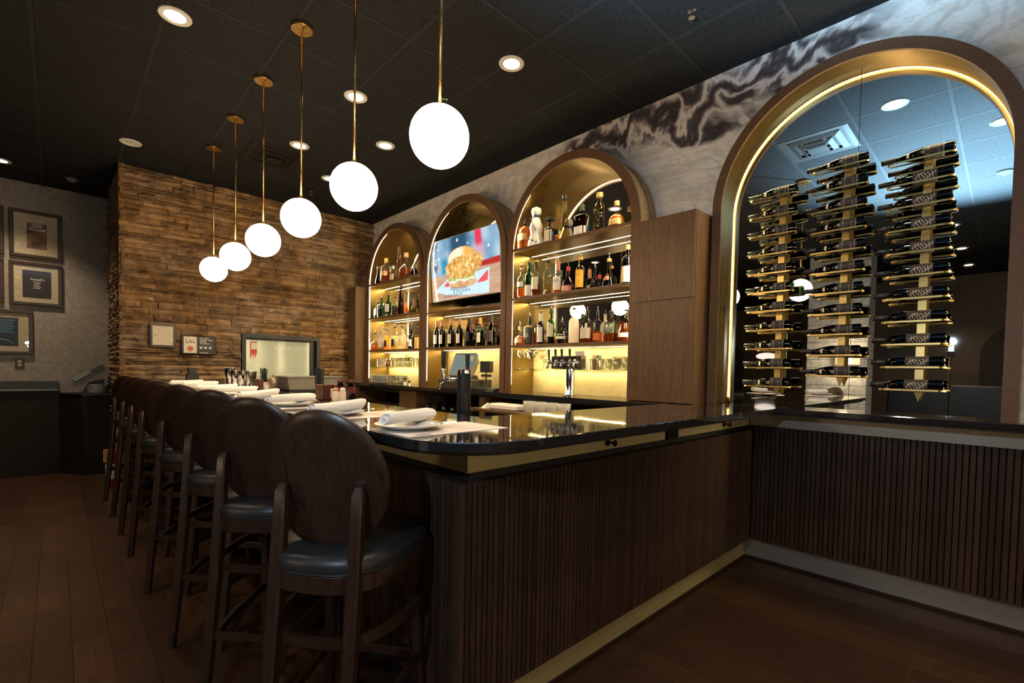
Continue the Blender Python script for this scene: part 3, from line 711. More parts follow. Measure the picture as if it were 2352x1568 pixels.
def cabinet(x0, y0, y1, label, zs):
    t = thing('tall_cabinet', label, 'cabinet', (x0+0.1, (y0+y1)/2, CT), 0, 'walnut wall cabinets', True)
    MB().box(x0+0.02, XW-0.001, y0, y1, CT+0.0005, 2.30).build('body', WOOD, t)
    MB().cbox(x0, x0+0.019, y0+0.002, y1-0.002, CT+0.004, zs-0.0015, 0.001).build('door', WOOD, t)
    MB().cbox(x0, x0+0.019, y0+0.002, y1-0.002, zs+0.0015, 2.298, 0.001).build('door', WOOD, t)
    return t
cabinet(2.896, 1.392, 1.8345, 'tall walnut cabinet between the shelf arches and the wine niche', 1.748)
cabinet(2.765, 5.80, YS-0.055, 'tall walnut cabinet in shadow against the stone wall', 1.748)
# ================================================================== BOTTLES
def P_(h, r, neck, nr, sh, style='round'):
    """profile list of (r, z, squareness): body radius r up to shoulder, neck radius nr over 'neck' height; sh: shoulder height"""
    zb = h-neck-sh
    base = [(r*0.90, 0), (r, 0.004), (r, zb)]
    if style == 'slope':
        steps = [(r*0.97, zb+sh*0.15), (r*0.84, zb+sh*0.38), (r*0.64, zb+sh*0.62), (r*0.46, zb+sh*0.84), (nr, zb+sh)]
    elif style == 'square':
        steps = [(r*0.96, zb+sh*0.25), (r*0.80, zb+sh*0.6), (nr*1.25, zb+sh*0.9), (nr, zb+sh)]
    else:
        steps = [(r*0.97, zb+sh*0.3), (r*0.84, zb+sh*0.6), (r*0.58, zb+sh*0.85), (nr, zb+sh)]
    return base+steps+[(nr, h-0.006), (nr*1.18, h-0.006), (nr*1.18, h)]
SHAPES = {
 'bordeaux': lambda h: (P_(h, h*0.120, h*0.26, h*0.045, h*0.12), None),
 'burgundy': lambda h: (P_(h, h*0.128, h*0.22, h*0.046, h*0.30, 'slope'), None),
 'spirit':   lambda h: (P_(h, h*0.150, h*0.24, h*0.046, h*0.17), None),
 'slim':     lambda h: (P_(h, h*0.130, h*0.26, h*0.042, h*0.19), None),
 'square':   lambda h: (P_(h, h*0.178, h*0.22, h*0.055, h*0.16, 'square'), 0.75),
 'wide':     lambda h: (P_(h, h*0.212, h*0.24, h*0.058, h*0.18, 'square'), 0.6),
 'squat':    lambda h: ([(h*0.20, 0), (h*0.245, h*0.05), (h*0.25, h*0.28), (h*0.20, h*0.42), (h*0.11, h*0.55), (h*0.06, h*0.66), (h*0.055, h*0.97), (h*0.07, h*0.97), (h*0.07, h)], None),
 'bell':     lambda h: ([(h*0.22, 0), (h*0.26, h*0.02), (h*0.255, h*0.12), (h*0.22, h*0.26), (h*0.14, h*0.42), (h*0.075, h*0.56), (h*0.06, h*0.96), (h*0.075, h*0.96), (h*0.075, h)], None),
 'cone':     lambda h: ([(h*0.115, 0), (h*0.125, 0.004), (h*0.085, h*0.45), (h*0.045, h*0.80), (h*0.04, h*0.92), (h*0.055, h*0.97), (h*0.055, h)], None),
 'vase':     lambda h: ([(h*0.13, 0), (h*0.14, h*0.04), (h*0.125, h*0.25), (h*0.13, h*0.45), (h*0.135, h*0.60), (h*0.115, h*0.72), (h*0.06, h*0.80), (h*0.055, h*0.90), (h*0.075, h*0.93), (h*0.07, h)], None),
 'decanter': lambda h: ([(h*0.20, 0), (h*0.23, h*0.03), (h*0.245, h*0.30), (h*0.24, h*0.48), (h*0.17, h*0.62), (h*0.075, h*0.70), (h*0.07, h*0.84), (h*0.10, h*0.85), (h*0.10, h)], 0.35),
 'carafe':   lambda h: ([(h*0.19, 0), (h*0.20, h*0.03), (h*0.16, h*0.32), (h*0.075, h*0.60), (h*0.07, h*0.80), (h*0.11, h)], None),
 'figure':   lambda h: ([(h*0.20, 0), (h*0.215, 0.004), (h*0.185, h*0.20), (h*0.135, h*0.33), (h*0.155, h*0.42), (h*0.165, h*0.50), (h*0.12, h*0.64), (h*0.085, h*0.74), (h*0.09, h*0.77), (h*0.13, h*0.86), (h*0.115, h*0.95), (h*0.02, h)], None),
 'rounded':  lambda h: ([(h*0.21, 0), (h*0.25, h*0.03), (h*0.262, h*0.20), (h*0.245, h*0.38), (h*0.15, h*0.52), (h*0.065, h*0.60), (h*0.055, h*0.82), (h*0.085, h*0.83), (h*0.085, h)], 0.2),
}
def rad_at(prof, z):
    for k in range(len(prof)-1):
        (r0, z0), (r1, z1) = prof[k][:2], prof[k+1][:2]
        if z0 <= z <= z1 and z1 > z0: return r0+(r1-r0)*(z-z0)/(z1-z0)
    return prof[-1][0]
def bottle(label, shape, h, gmat, loc, liquid=None, fill=0.0, lab=None, labz=(0.12, 0.45), cap=None, pour=True, cat='bottle', group=None, txt=None, txtmat=None, txtsize=0.02, txtdz=0.0, name='bottle', face=0.0, labspan=1.25, name2=None):
    """upright bottle; parts: glass body, liquid, paper label (> lettering), capsule or pourer"""
    t = thing(name, label, cat, loc, face, group)
    prof, sq = SHAPES[shape](h)
    n = 20 if not sq else 24
    sqs = None
    if sq:
        rm = max(p[0] for p in prof); sqs = [sq if p[0] > rm*0.7 else 0 for p in prof]
    MB().lathe(prof, n, sq=sqs).build('glass_body', gmat, t, 'auto')
    if liquid and fill > 0:
        zt = h*fill; lp = [(max(r-0.0022, 0.002), z+0.002) for r, z in prof if z+0.002 < zt]; lp.append((rad_at(prof, zt)-0.0022, zt))
        MB().lathe(lp, n, sq=(sqs[:len(lp)-1]+[sqs[len(lp)-2]]) if sqs else None).build('liquid', liquid, t, 'auto')
    if lab:
        z0, z1 = h*labz[0], h*labz[1]; seg = 8; vs = []; fs = []
        for k in range(seg+1):
            a = PI-labspan+2*labspan*k/seg
            for z in (z0, (z0+z1)/2, z1):
                r = rad_at(prof, z)
                if sq: c, d = math.cos(a), math.sin(a); p = 2+6*sq; r = r/((abs(c)**p+abs(d)**p)**(1/p))
                vs.append(((r+0.0009)*math.cos(a), (r+0.0009)*math.sin(a), z))
        for k in range(seg):
            for j in range(2): fs.append((k*3+j, (k+1)*3+j, (k+1)*3+j+1, k*3+j+1))
        lo = MB().add(vs, fs).build('paper_label', lab, t, True)
        if txt:
            tm_ = text_mesh('lettering', txt, txtsize, txtmat or INK)
            rr = rad_at(prof, (z0+z1)/2)
            if sq: rr = rr*1.0
            for v in tm_.vertices:                      # wrap the print round the bottle
                a = PI + v.co.x/ max(rr, 0.01); zz = (z0+z1)/2 + v.co.y + txtdz; q = rr
                if sq: c, d = math.cos(a), math.sin(a); p = 2+6*sq; q = rr/((abs(c)**p+abs(d)**p)**(1/p))
                v.co = ((q+0.0016)*math.cos(a), (q+0.0016)*math.sin(a), zz)
            obj('lettering', tm_, lo)
    nr = prof[-2][0]
    if cap and cap != 'none':
        m_, ch = cap
        MB().lathe([(nr*1.12, h-ch), (nr*1.14, h-ch+0.001), (nr*1.14, h+0.003), (nr*0.9, h+0.005)], 14).build('capsule', m_, t, 'auto')
    if pour:
        pr = MB().lathe([(nr*0.95, h-0.004), (nr*1.1, h), (nr*1.1, h+0.005), (nr*0.5, h+0.010)], 10).build('pourer_stopper', RUBBER, t, 'auto')
        MB().tube([(0, 0, h+0.008), (0, 0, h+0.022), (-0.006, -0.001, h+0.046)], [0.0036, 0.0033, 0.0026], 8).build('pour_spout', CHROME, pr, True)
    return t
def zsh(i): return SHELVES[i]+0.0112
X1 = 3.00
A3, A1, A2 = 'shelf arch nearest the tall cabinet', 'far arch', 'television arch'
g3 = 'bottles in the arch nearest the tall cabinet'
Z = zsh(0)
bottle('square amber bottle with slanted gold label at left end of near arch top shelf', 'square', 0.283, G_CLEAR, (X1, 3.012, Z), L_AMBER, 0.74, GOLDL, (0.30, 0.50), (DARKC, 0.05), False, group=g3)
t = bottle('tall white ceramic bottle painted with blue scrolls, shaped like a figure in the near arch', 'figure', 0.352, CERAM, (X1, 2.87, Z), pour=False, cap=None, group=g3, face=0.3)
F_ = 0.352/0.27; sw = MB()
for k in range(9): sw.tube([(-0.058+0.012*abs(math.sin(k*0.8)), -0.03+0.0075*k, 0.02+0.0035*k), (-0.056+0.012*abs(math.sin(k*0.8+0.6)), -0.027+0.0075*k, 0.034+0.003*k)], 0.003, 6)
for k in range(10): sw.tube([(-0.046, -0.02+0.004*k, 0.10+0.009*k), (-0.044, -0.016+0.004*k, 0.106+0.009*k)], 0.0025, 6)
sw.v = [(a*F_, b*F_, c*F_) for a, b, c in sw.v]; sw.build('painted_scroll', BLUEI, t, True)
MB().lathe([(0.0265*F_, 0.196*F_), (0.0265*F_, 0.202*F_), (0.030*F_, 0.214*F_)], 16).build('painted_collar', BLUEI, t, True)
t = bottle('square amber liqueur bottle with wide flat stopper and tan label in the near arch', 'square', 0.200, G_BROWN, (X1, 2.715, Z), L_AMBER, 0.6, CREAM, (0.12, 0.60), None, False, group=g3)
MB().cbox(-0.031, 0.031, -0.031, 0.031, 0.200, 0.226, 0.004).build('stopper', BLACKP, t)
bottle('very tall slim gold bottle with round stopper on the near arch top shelf', 'cone', 0.365, G_PALE, (X1, 2.552, Z), L_PALE, 0.62, None, cap=(DARKC, 0.03), pour=False, group=g3)
bottle('flat shouldered dark bourbon bottle with pale cap on the near arch top shelf', 'wide', 0.250, G_BROWN, (X1, 2.372, Z), L_DARKA, 0.55, WHITEL, (0.06, 0.30), (GREENL, 0.045), False, group=g3)
bottle('tall curvy clear bottle of pale gold liqueur on the near arch top shelf', 'vase', 0.300, G_PALE, (X1, 2.207, Z), L_PALE, 0.75, None, cap=(GOLDL, 0.03), pour=False, group=g3)
bottle('ornate rounded amber bottle at right end of near arch top shelf', 'rounded', 0.200, G_CLEAR, (X1, 2.05, Z), L_AMBER, 0.52, GOLDL, (0.12, 0.45), (GOLDL, 0.03), False, group=g3)
Z = zsh(1)
bottle('clear bottle a third full of amber at left end of near arch middle shelf', 'slim', 0.284, G_CLEAR, (X1-0.02, 3.02, Z), L_AMBER, 0.30, WHITEL, (0.36, 0.50), None, True, group=g3)
bottle('green glass whisky bottle with white lower label on the near arch middle shelf', 'bordeaux', 0.308, G_GREEN, (X1, 2.945, Z), L_AMBER, 0.3, WHITEL, (0.06, 0.36), (GREENC, 0.04), False, group=g3)
bottle('clear bourbon bottle with tan label and brown neck on the near arch middle shelf', 'slim', 0.295, G_CLEAR, (X1, 2.862, Z), L_DARKA, 0.38, CREAM, (0.22, 0.58), (DARKC, 0.06), True, group=g3)
bottle('clear fluted bottle holding a little pale spirit on the near arch middle shelf', 'vase', 0.283, G_CLEAR, (X1, 2.725, Z), L_PALE, 0.32, None, cap=None, pour=True, group=g3)
bottle('clear liqueur bottle with white label and pink neck on the near arch middle shelf', 'spirit', 0.268, G_CLEAR, (X1, 2.608, Z), L_AMBER, 0.15, WHITEL, (0.12, 0.52), (PINKC, 0.075), True, group=g3, txt='SOUTHERN\nCOMFORT', txtsize=0.013, txtdz=0.02)
bottle('squat reddish cognac bottle with pink square label on the near arch middle shelf', 'squat', 0.205, G_RED, (X1, 2.50, Z), L_DARKA, 0.3, PINKC, (0.06, 0.26), (REDL, 0.03), True, group=g3)
bottle('dark coffee liqueur bottle with bright yellow arched label in the near arch', 'spirit', 0.265, G_BROWN, (X1, 2.375, Z), L_BLACK, 0.55, YELLOWL, (0.10, 0.62), (YELLOWL, 0.02), True, group=g3, txt='KAHLUA', txtsize=0.014, txtmat=REDL, txtdz=0.03)
bottle('squat clear bell-shaped bottle holding dark liqueur on the near arch middle shelf', 'bell', 0.165, G_CLEAR, (X1, 2.235, Z), L_BLACK, 0.17, None, cap=None, pour=True, group=g3)
bottle('round-shouldered black raspberry liqueur bottle with mauve oval label in the near arch', 'bell', 0.210, G_GREY, (X1, 2.105, Z), L_BLACK, 0.5, PINKC, (0.24, 0.40), (GOLDL, 0.02), True, group=g3, labspan=0.6)
bottle('tall dark bottle with big cream label at right end of near arch middle shelf', 'spirit', 0.285, G_BROWN, (X1, 1.945, Z), L_DARKA, 0.6, CREAM, (0.06, 0.46), (GOLDL, 0.03), True, group=g3)
Z = zsh(2)
bottle('faceted amber whisky bottle with gold crest label at left end of near arch lower shelf', 'rounded', 0.165, G_CLEAR, (X1-0.02, 3.022, Z), L_AMBER, 0.48, GOLDL, (0.12, 0.44), (GOLDL, 0.03), True, group=g3)
bottle('square whiskey bottle with black label on the near arch lower shelf', 'square', 0.235, G_CLEAR, (X1, 2.922, Z), L_DARKA, 0.45, BLACKL, (0.06, 0.62), (BLACKL, 0.06), True, group=g3, txt='OLD\nNo.7', txtsize=0.020, txtmat=WHITEI)
bottle('dark whiskey bottle with white label and large red seven in the near arch', 'bordeaux', 0.265, G_BROWN, (X1, 2.793, Z), L_DARKA, 0.6, WHITEL, (0.08, 0.56), (WHITEL, 0.065), True, group=g3, txt='7', txtmat=REDL, txtsize=0.085)
bottle('green glass whiskey bottle with cream label on the near arch lower shelf', 'bordeaux', 0.285, G_GREEN, (X1, 2.675, Z), L_DARKA, 0.3, CREAM, (0.22, 0.58), (GREENC, 0.03), True, group=g3, txt='JAMESON', txtsize=0.013, txtmat=GREENL, txtdz=0.035)
bottle('short round bourbon flask with hanging tag and stopper in the near arch', 'rounded', 0.175, G_BROWN, (X1, 2.548, Z), L_DARKA, 0.4, CREAM, (0.22, 0.45), (DARKC, 0.03), True, group=g3)
bottle('tall frosted vodka bottle with pale label on the near arch lower shelf', 'spirit', 0.275, G_FROST, (X1, 2.43, Z), None, 0, None, cap=None, pour=True, group=g3)
bottle('square-shouldered bourbon bottle with tan label on the near arch lower shelf', 'square', 0.245, G_CLEAR, (X1, 2.297, Z), L_DARKA, 0.5, CREAM, (0.14, 0.48), None, True, group=g3)
bottle('round-shouldered clear bottle half full of amber with orange label in the near arch', 'spirit', 0.235, G_CLEAR, (X1, 2.197, Z), L_AMBER, 0.36, ORANGEL, (0.08, 0.30), None, True, group=g3, txt='BULLEIT', txtsize=0.012)
bottle('wide square bourbon bottle with green label and white lettering in the near arch', 'wide', 0.225, G_CLEAR, (X1, 2.073, Z), L_DARKA, 0.3, GREENL, (0.28, 0.64), (BLACKL, 0.045), True, group=g3, txt='KNOB\nCREEK\nRYE', txtsize=0.020, txtmat=WHITEI)
bottle('wide amber bourbon bottle with white band at right end of near arch lower shelf', 'wide', 0.225, G_CLEAR, (X1, 1.945, Z), L_DARKA, 0.58, WHITEL, (0.14, 0.28), None, True, group=g3)
# ---- television arch: wine bottles and stem glasses
gw = 'wine bottles under the television'
Z = 1.484+0.0112
wl = [(4.335, 'bordeaux', G_DARK, WHITEL, PINKC, 'first wine bottle from the left under the television, white label with small emblem'),
      (4.235, 'bordeaux', G_DARK, WHITEL, PINKC, 'second wine bottle from the left under the television, small white label'),
      (4.075, 'bordeaux', G_DGREEN, CREAM, PINKC, 'wine bottle with cream diamond label under the television'),
      (3.93, 'bordeaux', G_DARK, WHITEL, PINKC, 'tall dark wine bottle with blush capsule in the middle of the row'),
      (3.775, 'burgundy', G_DARK, BLACKL, DARKC, 'wine bottle with black striped label under the television'),
      (3.60, 'bordeaux', G_GREEN, WHITEL, ORANGEC, 'green white-wine bottle with tall white label and orange capsule'),
      (3.43, 'burgundy', G_DARK, GREYL, DARKC, 'slim dark wine bottle with charcoal label at the right of the row')]
for k, (y, shp, gm, lb, cp, lab) in enumerate(wl):
    bottle(lab, shp, 0.285 if k != 5 else 0.275, gm, (3.0, y, Z), None, 0, lb, (0.14, 0.48) if k != 4 else (0.2, 0.5), (cp, 0.058), False, group=gw, labspan=0.9)
def wine_glass(name, label, loc, h=0.20, group=None, bowl=0.042):
    t = thing(name, label, 'wine glass', loc, 0, group)
    MB().lathe([(0.034, 0), (0.034, 0.002), (0.006, 0.006), (0.0035, 0.02), (0.0035, h*0.48), (0.006, h*0.50)], 18, cap=True).build('stem', G_WARE, t, True)
    MB().lathe([(0.006, h*0.50), (bowl*0.72, h*0.60), (bowl, h*0.76), (bowl*0.92, h*0.90), (bowl*0.76, h), (bowl*0.74, h), (bowl*0.9, h*0.90), (bowl*0.97, h*0.76), (bowl*0.70, h*0.605), (0.004, h*0.512)], 20, cap=False).build('bowl', G_WARE, t, True)
    return t
wg0 = wine_glass('wine_glass', 'stemmed wine glass standing among the wine bottles under the television', (3.06, 4.285, Z), 0.20, 'stem glasses among the wine bottles')
for y in (4.155, 4.00, 3.855, 3.69, 3.515, 3.33, 3.255):
    c = copy_tree(wg0); c.location = (3.06, y, Z)
# ---- far arch
g1 = 'bottles in the far arch'
Z = zsh(0)
bottle('small dark carafe at left end of the far arch top shelf', 'carafe', 0.235, G_GREY, (X1, 5.655, Z), L_BLACK, 0.5, None, cap=None, pour=False, group=g1)
bottle('square whisky bottle with gold cap on the far arch top shelf', 'square', 0.310, G_CLEAR, (X1, 5.455, Z), L_DARKA, 0.5, GOLDL, (0.3, 0.46), (GOLDL, 0.05), False, group=g1)
bottle('short square bottle with pale cap on the far arch top shelf', 'square', 0.190, G_CLEAR, (X1, 5.285, Z), L_DARKA, 0.5, CREAM, (0.1, 0.5), (WHITEL, 0.03), False, group=g1)
bottle('very tall clear cone-shaped bottle on the far arch top shelf', 'cone', 0.405, G_CLEAR, (X1, 5.14, Z), None, 0, None, cap=None, pour=False, group=g1)
bottle('slim necked brandy bottle on the far arch top shelf', 'rounded', 0.300, G_CLEAR, (X1, 4.985, Z), L_DARKA, 0.4, None, cap=(CORK, 0.05), pour=False, group=g1)
bottle('round dark bottle at right end of the far arch top shelf', 'squat', 0.185, G_GREY, (X1, 4.815, Z), L_BLACK, 0.4, None, cap=None, pour=False, group=g1)
Z = zsh(1)
bottle('black gin bottle with white pointed label in the far arch', 'wide', 0.20, G_DARK, (X1, 5.665, Z), None, 0, WHITEL, (0.2, 0.6), None, True, group=g1, labspan=0.8)
bottle('pale blue-green gin bottle in the far arch', 'square', 0.245, G_TEAL, (X1, 5.565, Z), None, 0, None, cap=None, pour=True, group=g1)
bottle('dark teal bottle standing behind the pale blue one in the far arch', 'slim', 0.215, G_DGREEN, (X1+0.05, 5.485, Z), None, 0, TEALL, (0.2, 0.5), None, True, group=g1)
bottle('green gin bottle with white label and red seal in the far arch', 'spirit', 0.265, G_GREEN, (X1, 5.395, Z), None, 0, WHITEL, (0.24, 0.6), None, True, group=g1)
bottle('square clear bottle with brown label in the far arch', 'square', 0.225, G_CLEAR, (X1, 5.225, Z), L_DARKA, 0.45, BLACKL, (0.1, 0.55), None, True, group=g1)
bottle('very tall tapering brown bottle in the far arch', 'cone', 0.37, G_GREY, (X1, 5.095, Z), L_DARKA, 0.8, None, cap=(DARKC, 0.02), pour=False, group=g1)
bottle('clear bottle of orange-brown liqueur in the far arch', 'spirit', 0.245, G_CLEAR, (X1, 4.955, Z), L_AMBER, 0.4, ORANGEL, (0.3, 0.55), None, True, group=g1)
bottle('rounded clear tequila bottle with stopper in the far arch', 'decanter', 0.205, G_CLEAR, (X1, 4.83, Z), L_PALE, 0.3, None, cap=None, pour=False, group=g1)
Z = zsh(2)
row = [(5.675, 'rounded', 0.215, G_CLEAR, L_AMBER, 0.4, PINKC, 'decorative clear bottle with salmon label at left end of the far arch lower shelf'),
       (5.60, 'spirit', 0.275, G_CLEAR, None, 0, WHITEL, 'tall clear vodka bottle second on the far arch lower shelf'),
       (5.535, 'slim', 0.225, G_CLEAR, None, 0, WHITEL, 'shorter clear bottle with grey-white label on the far arch lower shelf'),
       (5.465, 'slim', 0.245, G_CLEAR, L_MILK, 0.6, GOLDL, 'clear bottle with round gold medallion on the far arch lower shelf'),
       (5.385, 'bordeaux', 0.25, G_CLEAR, L_YELLOW, 0.72, BLACKL, 'bottle of bright yellow mixer on the far arch lower shelf'),
       (5.295, 'square', 0.285, G_CLEAR, L_MILK, 0.62, WHITEL, 'tall square bottle of cloudy mixer on the far arch lower shelf'),
       (5.20, 'slim', 0.265, G_CLEAR, L_PALE, 0.2, BLACKL, 'clear bottle with black patterned label on the far arch lower shelf'),
       (5.115, 'spirit', 0.255, G_FROST, None, 0, ORANGEL, 'frosted bottle with peach label on the far arch lower shelf'),
       (5.02, 'spirit', 0.265, G_CLEAR, L_MILK, 0.5, CREAM, 'clear bottle with big cream label on the far arch lower shelf'),
       (4.925, 'bordeaux', 0.27, G_CLEAR, L_PALE, 0.25, WHITEL, 'clear bottle with red and white label on the far arch lower shelf'),
       (4.81, 'spirit', 0.23, G_BROWN, L_DARKA, 0.5, WHITEL, 'brown bottle with torn white label at right end of the far arch lower shelf')]
for (y, shp, h, gm, lq, fl, lb, lab) in row:
    bottle(lab, shp, h, gm, (X1+(0.05 if row.index((y, shp, h, gm, lq, fl, lb, lab)) % 2 else -0.025), y, Z), lq, fl, lb, (0.14, 0.48), None, True, group=g1, labspan=1.0 if lb is not GOLDL else 0.5)
# ---- glasses on the glass shelves
def tumbler(name, label, loc, h, r, group, cat='glass'):
    me = MB().lathe([(r*0.80, 0), (r*0.84, 0.001), (r, h), (r*0.95, h), (r*0.80, 0.008), (0.001, 0.007)], 18, cap=True)
    t = me.build(name, G_WARE, None, True); t.location = loc; return tag(t, label, cat, group)
t0 = tumbler('highball_glass', 'clear highball glass in the row on the far arch glass shelf', (3.03, 5.67, 1.2795), 0.115, 0.033, 'highball glasses on the far arch glass shelf')
for k in range(1, 22):
    if k in (7, 17): continue
    c = t0.copy(); COL.objects.link(c); c.location = (3.03+0.07*(k % 2), 5.67-0.0405*k, 1.2795)
wine_glass('wine_glass', 'stemmed glass standing among the far arch highball glasses', (3.05, 4.985, 1.2795), 0.155, None, 0.04)
mug = thing('copper_mug', 'small hammered copper mug on the far arch glass shelf', 'mug', (3.01, 5.40, 1.2795))
MB().lathe([(0.028, 0), (0.033, 0.01), (0.034, 0.05), (0.031, 0.085), (0.029, 0.085), (0.031, 0.05), (0.029, 0.012), (0.001, 0.01)], 18).build('cup', COPPER, mug, True)
MB().tube([(0, -0.032, 0.072), (0, -0.055, 0.062), (0, -0.058, 0.035), (0, -0.034, 0.022)], 0.004, 8).build('handle', COPPER, mug, True)
for k, (y, h) in enumerate(((3.018, 0.175), (2.955, 0.17), (2.885, 0.175), (2.815, 0.17))):
    w = wine_glass('wine_glass', ('first', 'second', 'third', 'fourth')[k]+' balloon wine glass from the left on the glass shelf behind the beer taps', (3.0+0.05*(k % 2), y, 1.2795), h, 'balloon glasses behind the beer taps', 0.045)
t1 = tumbler('rocks_glass', 'cut rocks glass in the row on the glass shelf behind the beer taps', (3.04, 2.75, 1.2795), 0.088, 0.035, 'rocks glasses behind the beer taps')
for k, y in enumerate((2.675, 2.60, 2.525, 2.255, 2.18, 2.105, 2.03, 1.955, 2.64, 2.22, 2.14, 2.065)):
    c = t1.copy(); COL.objects.link(c); c.location = (3.04 if k < 8 else 3.125, y, 1.2795)
for k, y in enumerate((1.985, 1.905)):
    tumbler('stemless_glass', 'stemless wine glass upside down at the right end of the glass shelf'.replace('upside down ', ('nearer the taps ', 'next to the cabinet ')[k]), (2.965, y, 1.2795), 0.10, 0.038, None)
t = MB().cbox(-0.035, 0.035, -0.045, 0.045, 0, 0.15, 0.003).build('menu_card_box', WHITEL); t.location = (3.07, 2.395, 1.2795); tag(t, 'white ribbed card box standing behind the tap tower', 'box')
t = MB().cbox(-0.03, 0.03, -0.04, 0.04, 0, 0.05, 0.004).build('tea_tin', TEALL); t.location = (2.965, 2.37, 1.2795); tag(t, 'small teal tin on the glass shelf beside the taps', 'tin')
for k, (y, m_, lab) in enumerate(((2.325, CORK, 'brown canister'), (2.285, GREENL, 'green canister'))):
    t = MB().lathe([(0.02, 0), (0.021, 0.002), (0.021, 0.118), (0.018, 0.122)], 16).build('canister', m_, None, 'auto'); t.location = (3.15, y, 1.2795); tag(t, lab+' standing behind the rocks glasses', 'canister')

# ================================================================== WINE RACKS IN THE NICHE
def lie(mb):      # lathe axis z -> +y, base at small y
    return mb.xf(Matrix.Rotation(-PI/2, 4, 'X'))
def rack_bottle_meshes(kind):
    h = {'b1': 0.268, 'b2': 0.284, 'bx': 0.292}[kind]
    prof = P_(h, 0.0315, h*0.22, 0.0115, h*0.33, 'slope') if kind != 'bx' else P_(h, 0.0305, h*0.24, 0.0112, h*0.16)
    prof = [(0.001, 0.012), (0.018, 0.010), (0.025, 0.001)] + prof[1:]
    out = {}
    out['glass_body'] = lie(MB().lathe(prof, 20)).mesh('glass_body', G_DGREEN if kind == 'b1' else G_DARK, 'auto')
    ch = h*0.21; out['capsule'] = lie(MB().lathe([(0.0122, h-ch), (0.0135, h-ch+0.002), (0.0135, h-0.002), (0.012, h+0.001)], 14)).mesh('capsule', MATS['clear_capsule'] if kind == 'b1' else DARKC, 'auto')
    z0, z1 = h*0.13, h*0.40
    if kind == 'bx': z0, z1 = h*0.20, h*0.52
    vs, fs = [], []
    for k in range(13):
        a = PI*0.42+PI*1.0*k/12
        for z in (z0, z1): rr_ = rad_at(prof, z)+0.0007; vs.append((rr_*math.cos(a), rr_*math.sin(a), z))
    for k in range(12): fs.append((2*k, 2*k+2, 2*k+3, 2*k+1))
    out['paper_label'] = lie(MB().add(vs, fs)).mesh('paper_label', GREYL, True)
    d = MB()      # emblem ring and a gold edge line on the label
    if kind != 'bx':
        for (rad, wd) in ((0.0085, 0.0016), (0.004, 0.002)):
            n = 14
            for i in range(n):
                a0, a1 = 2*PI*i/n, 2*PI*(i+1)/n; q = []
                for (a, r_) in ((a0, rad), (a1, rad), (a1, rad-wd), (a0, rad-wd)):
                    zz, uu = z1+0.004+r_*math.cos(a), r_*math.sin(a); R = rad_at(prof, zz)+0.0012; an = PI+uu/R; q.append((R*math.cos(an), R*math.sin(an), zz))
                d.add(q, [(0,1,2,3)])
        for k in range(12):
            q = []
            for (kk, zz) in ((k, z0+0.003), (k+1, z0+0.003), (k+1, z0+0.0045), (k, z0+0.0045)):
                an = PI*0.5+PI*0.9*kk/12; R = 0.0315+0.0012; q.append((R*math.cos(an), R*math.sin(an), zz))
            d.add(q, [(0,1,2,3)])
        for k in range(8):           # small neck badge
            q = []
            for (kk, zz) in ((k, h*0.60), (k+1, h*0.60), (k+1, h*0.64), (k, h*0.64)):
                an = PI-0.5+1.0*kk/8; R = rad_at(prof, zz)+0.001; q.append((R*math.cos(an), R*math.sin(an), zz))
            d.add(q, [(0,1,2,3)])
    else:
        for k in range(7):           # brushed script strokes
            for i in range(6):
                q = []
                for (ii, o_) in ((i, 0), (i+1, 0), (i+1, 1), (i, 1)):
                    zz = z0+0.012+k*0.0105+0.006*math.sin(ii*0.9+k)+o_*0.0032; an = PI-0.55+0.17*ii+0.05*math.sin(k*2.0); R = 0.0305+0.0013; q.append((R*math.cos(an), R*math.sin(an), zz))
                d.add(q, [(0,1,2,3)])
    out['emblem'] = lie(d).mesh('emblem', CREAM, False, False)
    if kind != 'bx':
        tm_ = text_mesh('lettering', 'MARK WEST', 0.0125, CREAM)
        for v in tm_.vertices:
            zz = z1-0.016-v.co.y; uu = v.co.x; R = 0.0315+0.0013; an = PI-0.10-uu/R; v.co = (R*math.cos(an), R*math.sin(an), zz)
        for v in tm_.vertices: v.co = Matrix.Rotation(-PI/2, 4, 'X') @ v.co
        out['lettering'] = tm_
        t2 = text_mesh('lettering', 'Pinot Noir', 0.009, CREAM)
        for v in t2.vertices:
            zz = z0+0.020-v.co.y; uu = v.co.x; R = 0.0315+0.0013; an = PI-0.10-uu/R; v.co = Matrix.Rotation(-PI/2, 4, 'X') @ Vector((R*math.cos(an), R*math.sin(an), zz))
        out['lettering2'] = t2
    return out, h
glass('clear_capsule', (0.30, 0.32, 0.26), 0.5, 0.25, 0.25, (0.14, 0.14, 0.11))
BM = {k: rack_bottle_meshes(k) for k in ('b1', 'b2', 'bx')}
ORD = ['lowest', 'second', 'third', 'fourth', 'fifth', 'sixth', 'seventh', 'eighth', 'ninth', 'tenth', 'topmost']
def stadium(hl, hw, n=8):
    return [(hw*math.sin(a), hl-hw+hw*math.cos(a)) for a in [-PI/2+PI*i/n for i in range(n+1)]] + [(hw*math.sin(a), -hl+hw+hw*math.cos(a)) for a in [PI/2+PI*i/n for i in range(n+1)]]
XB = 3.138
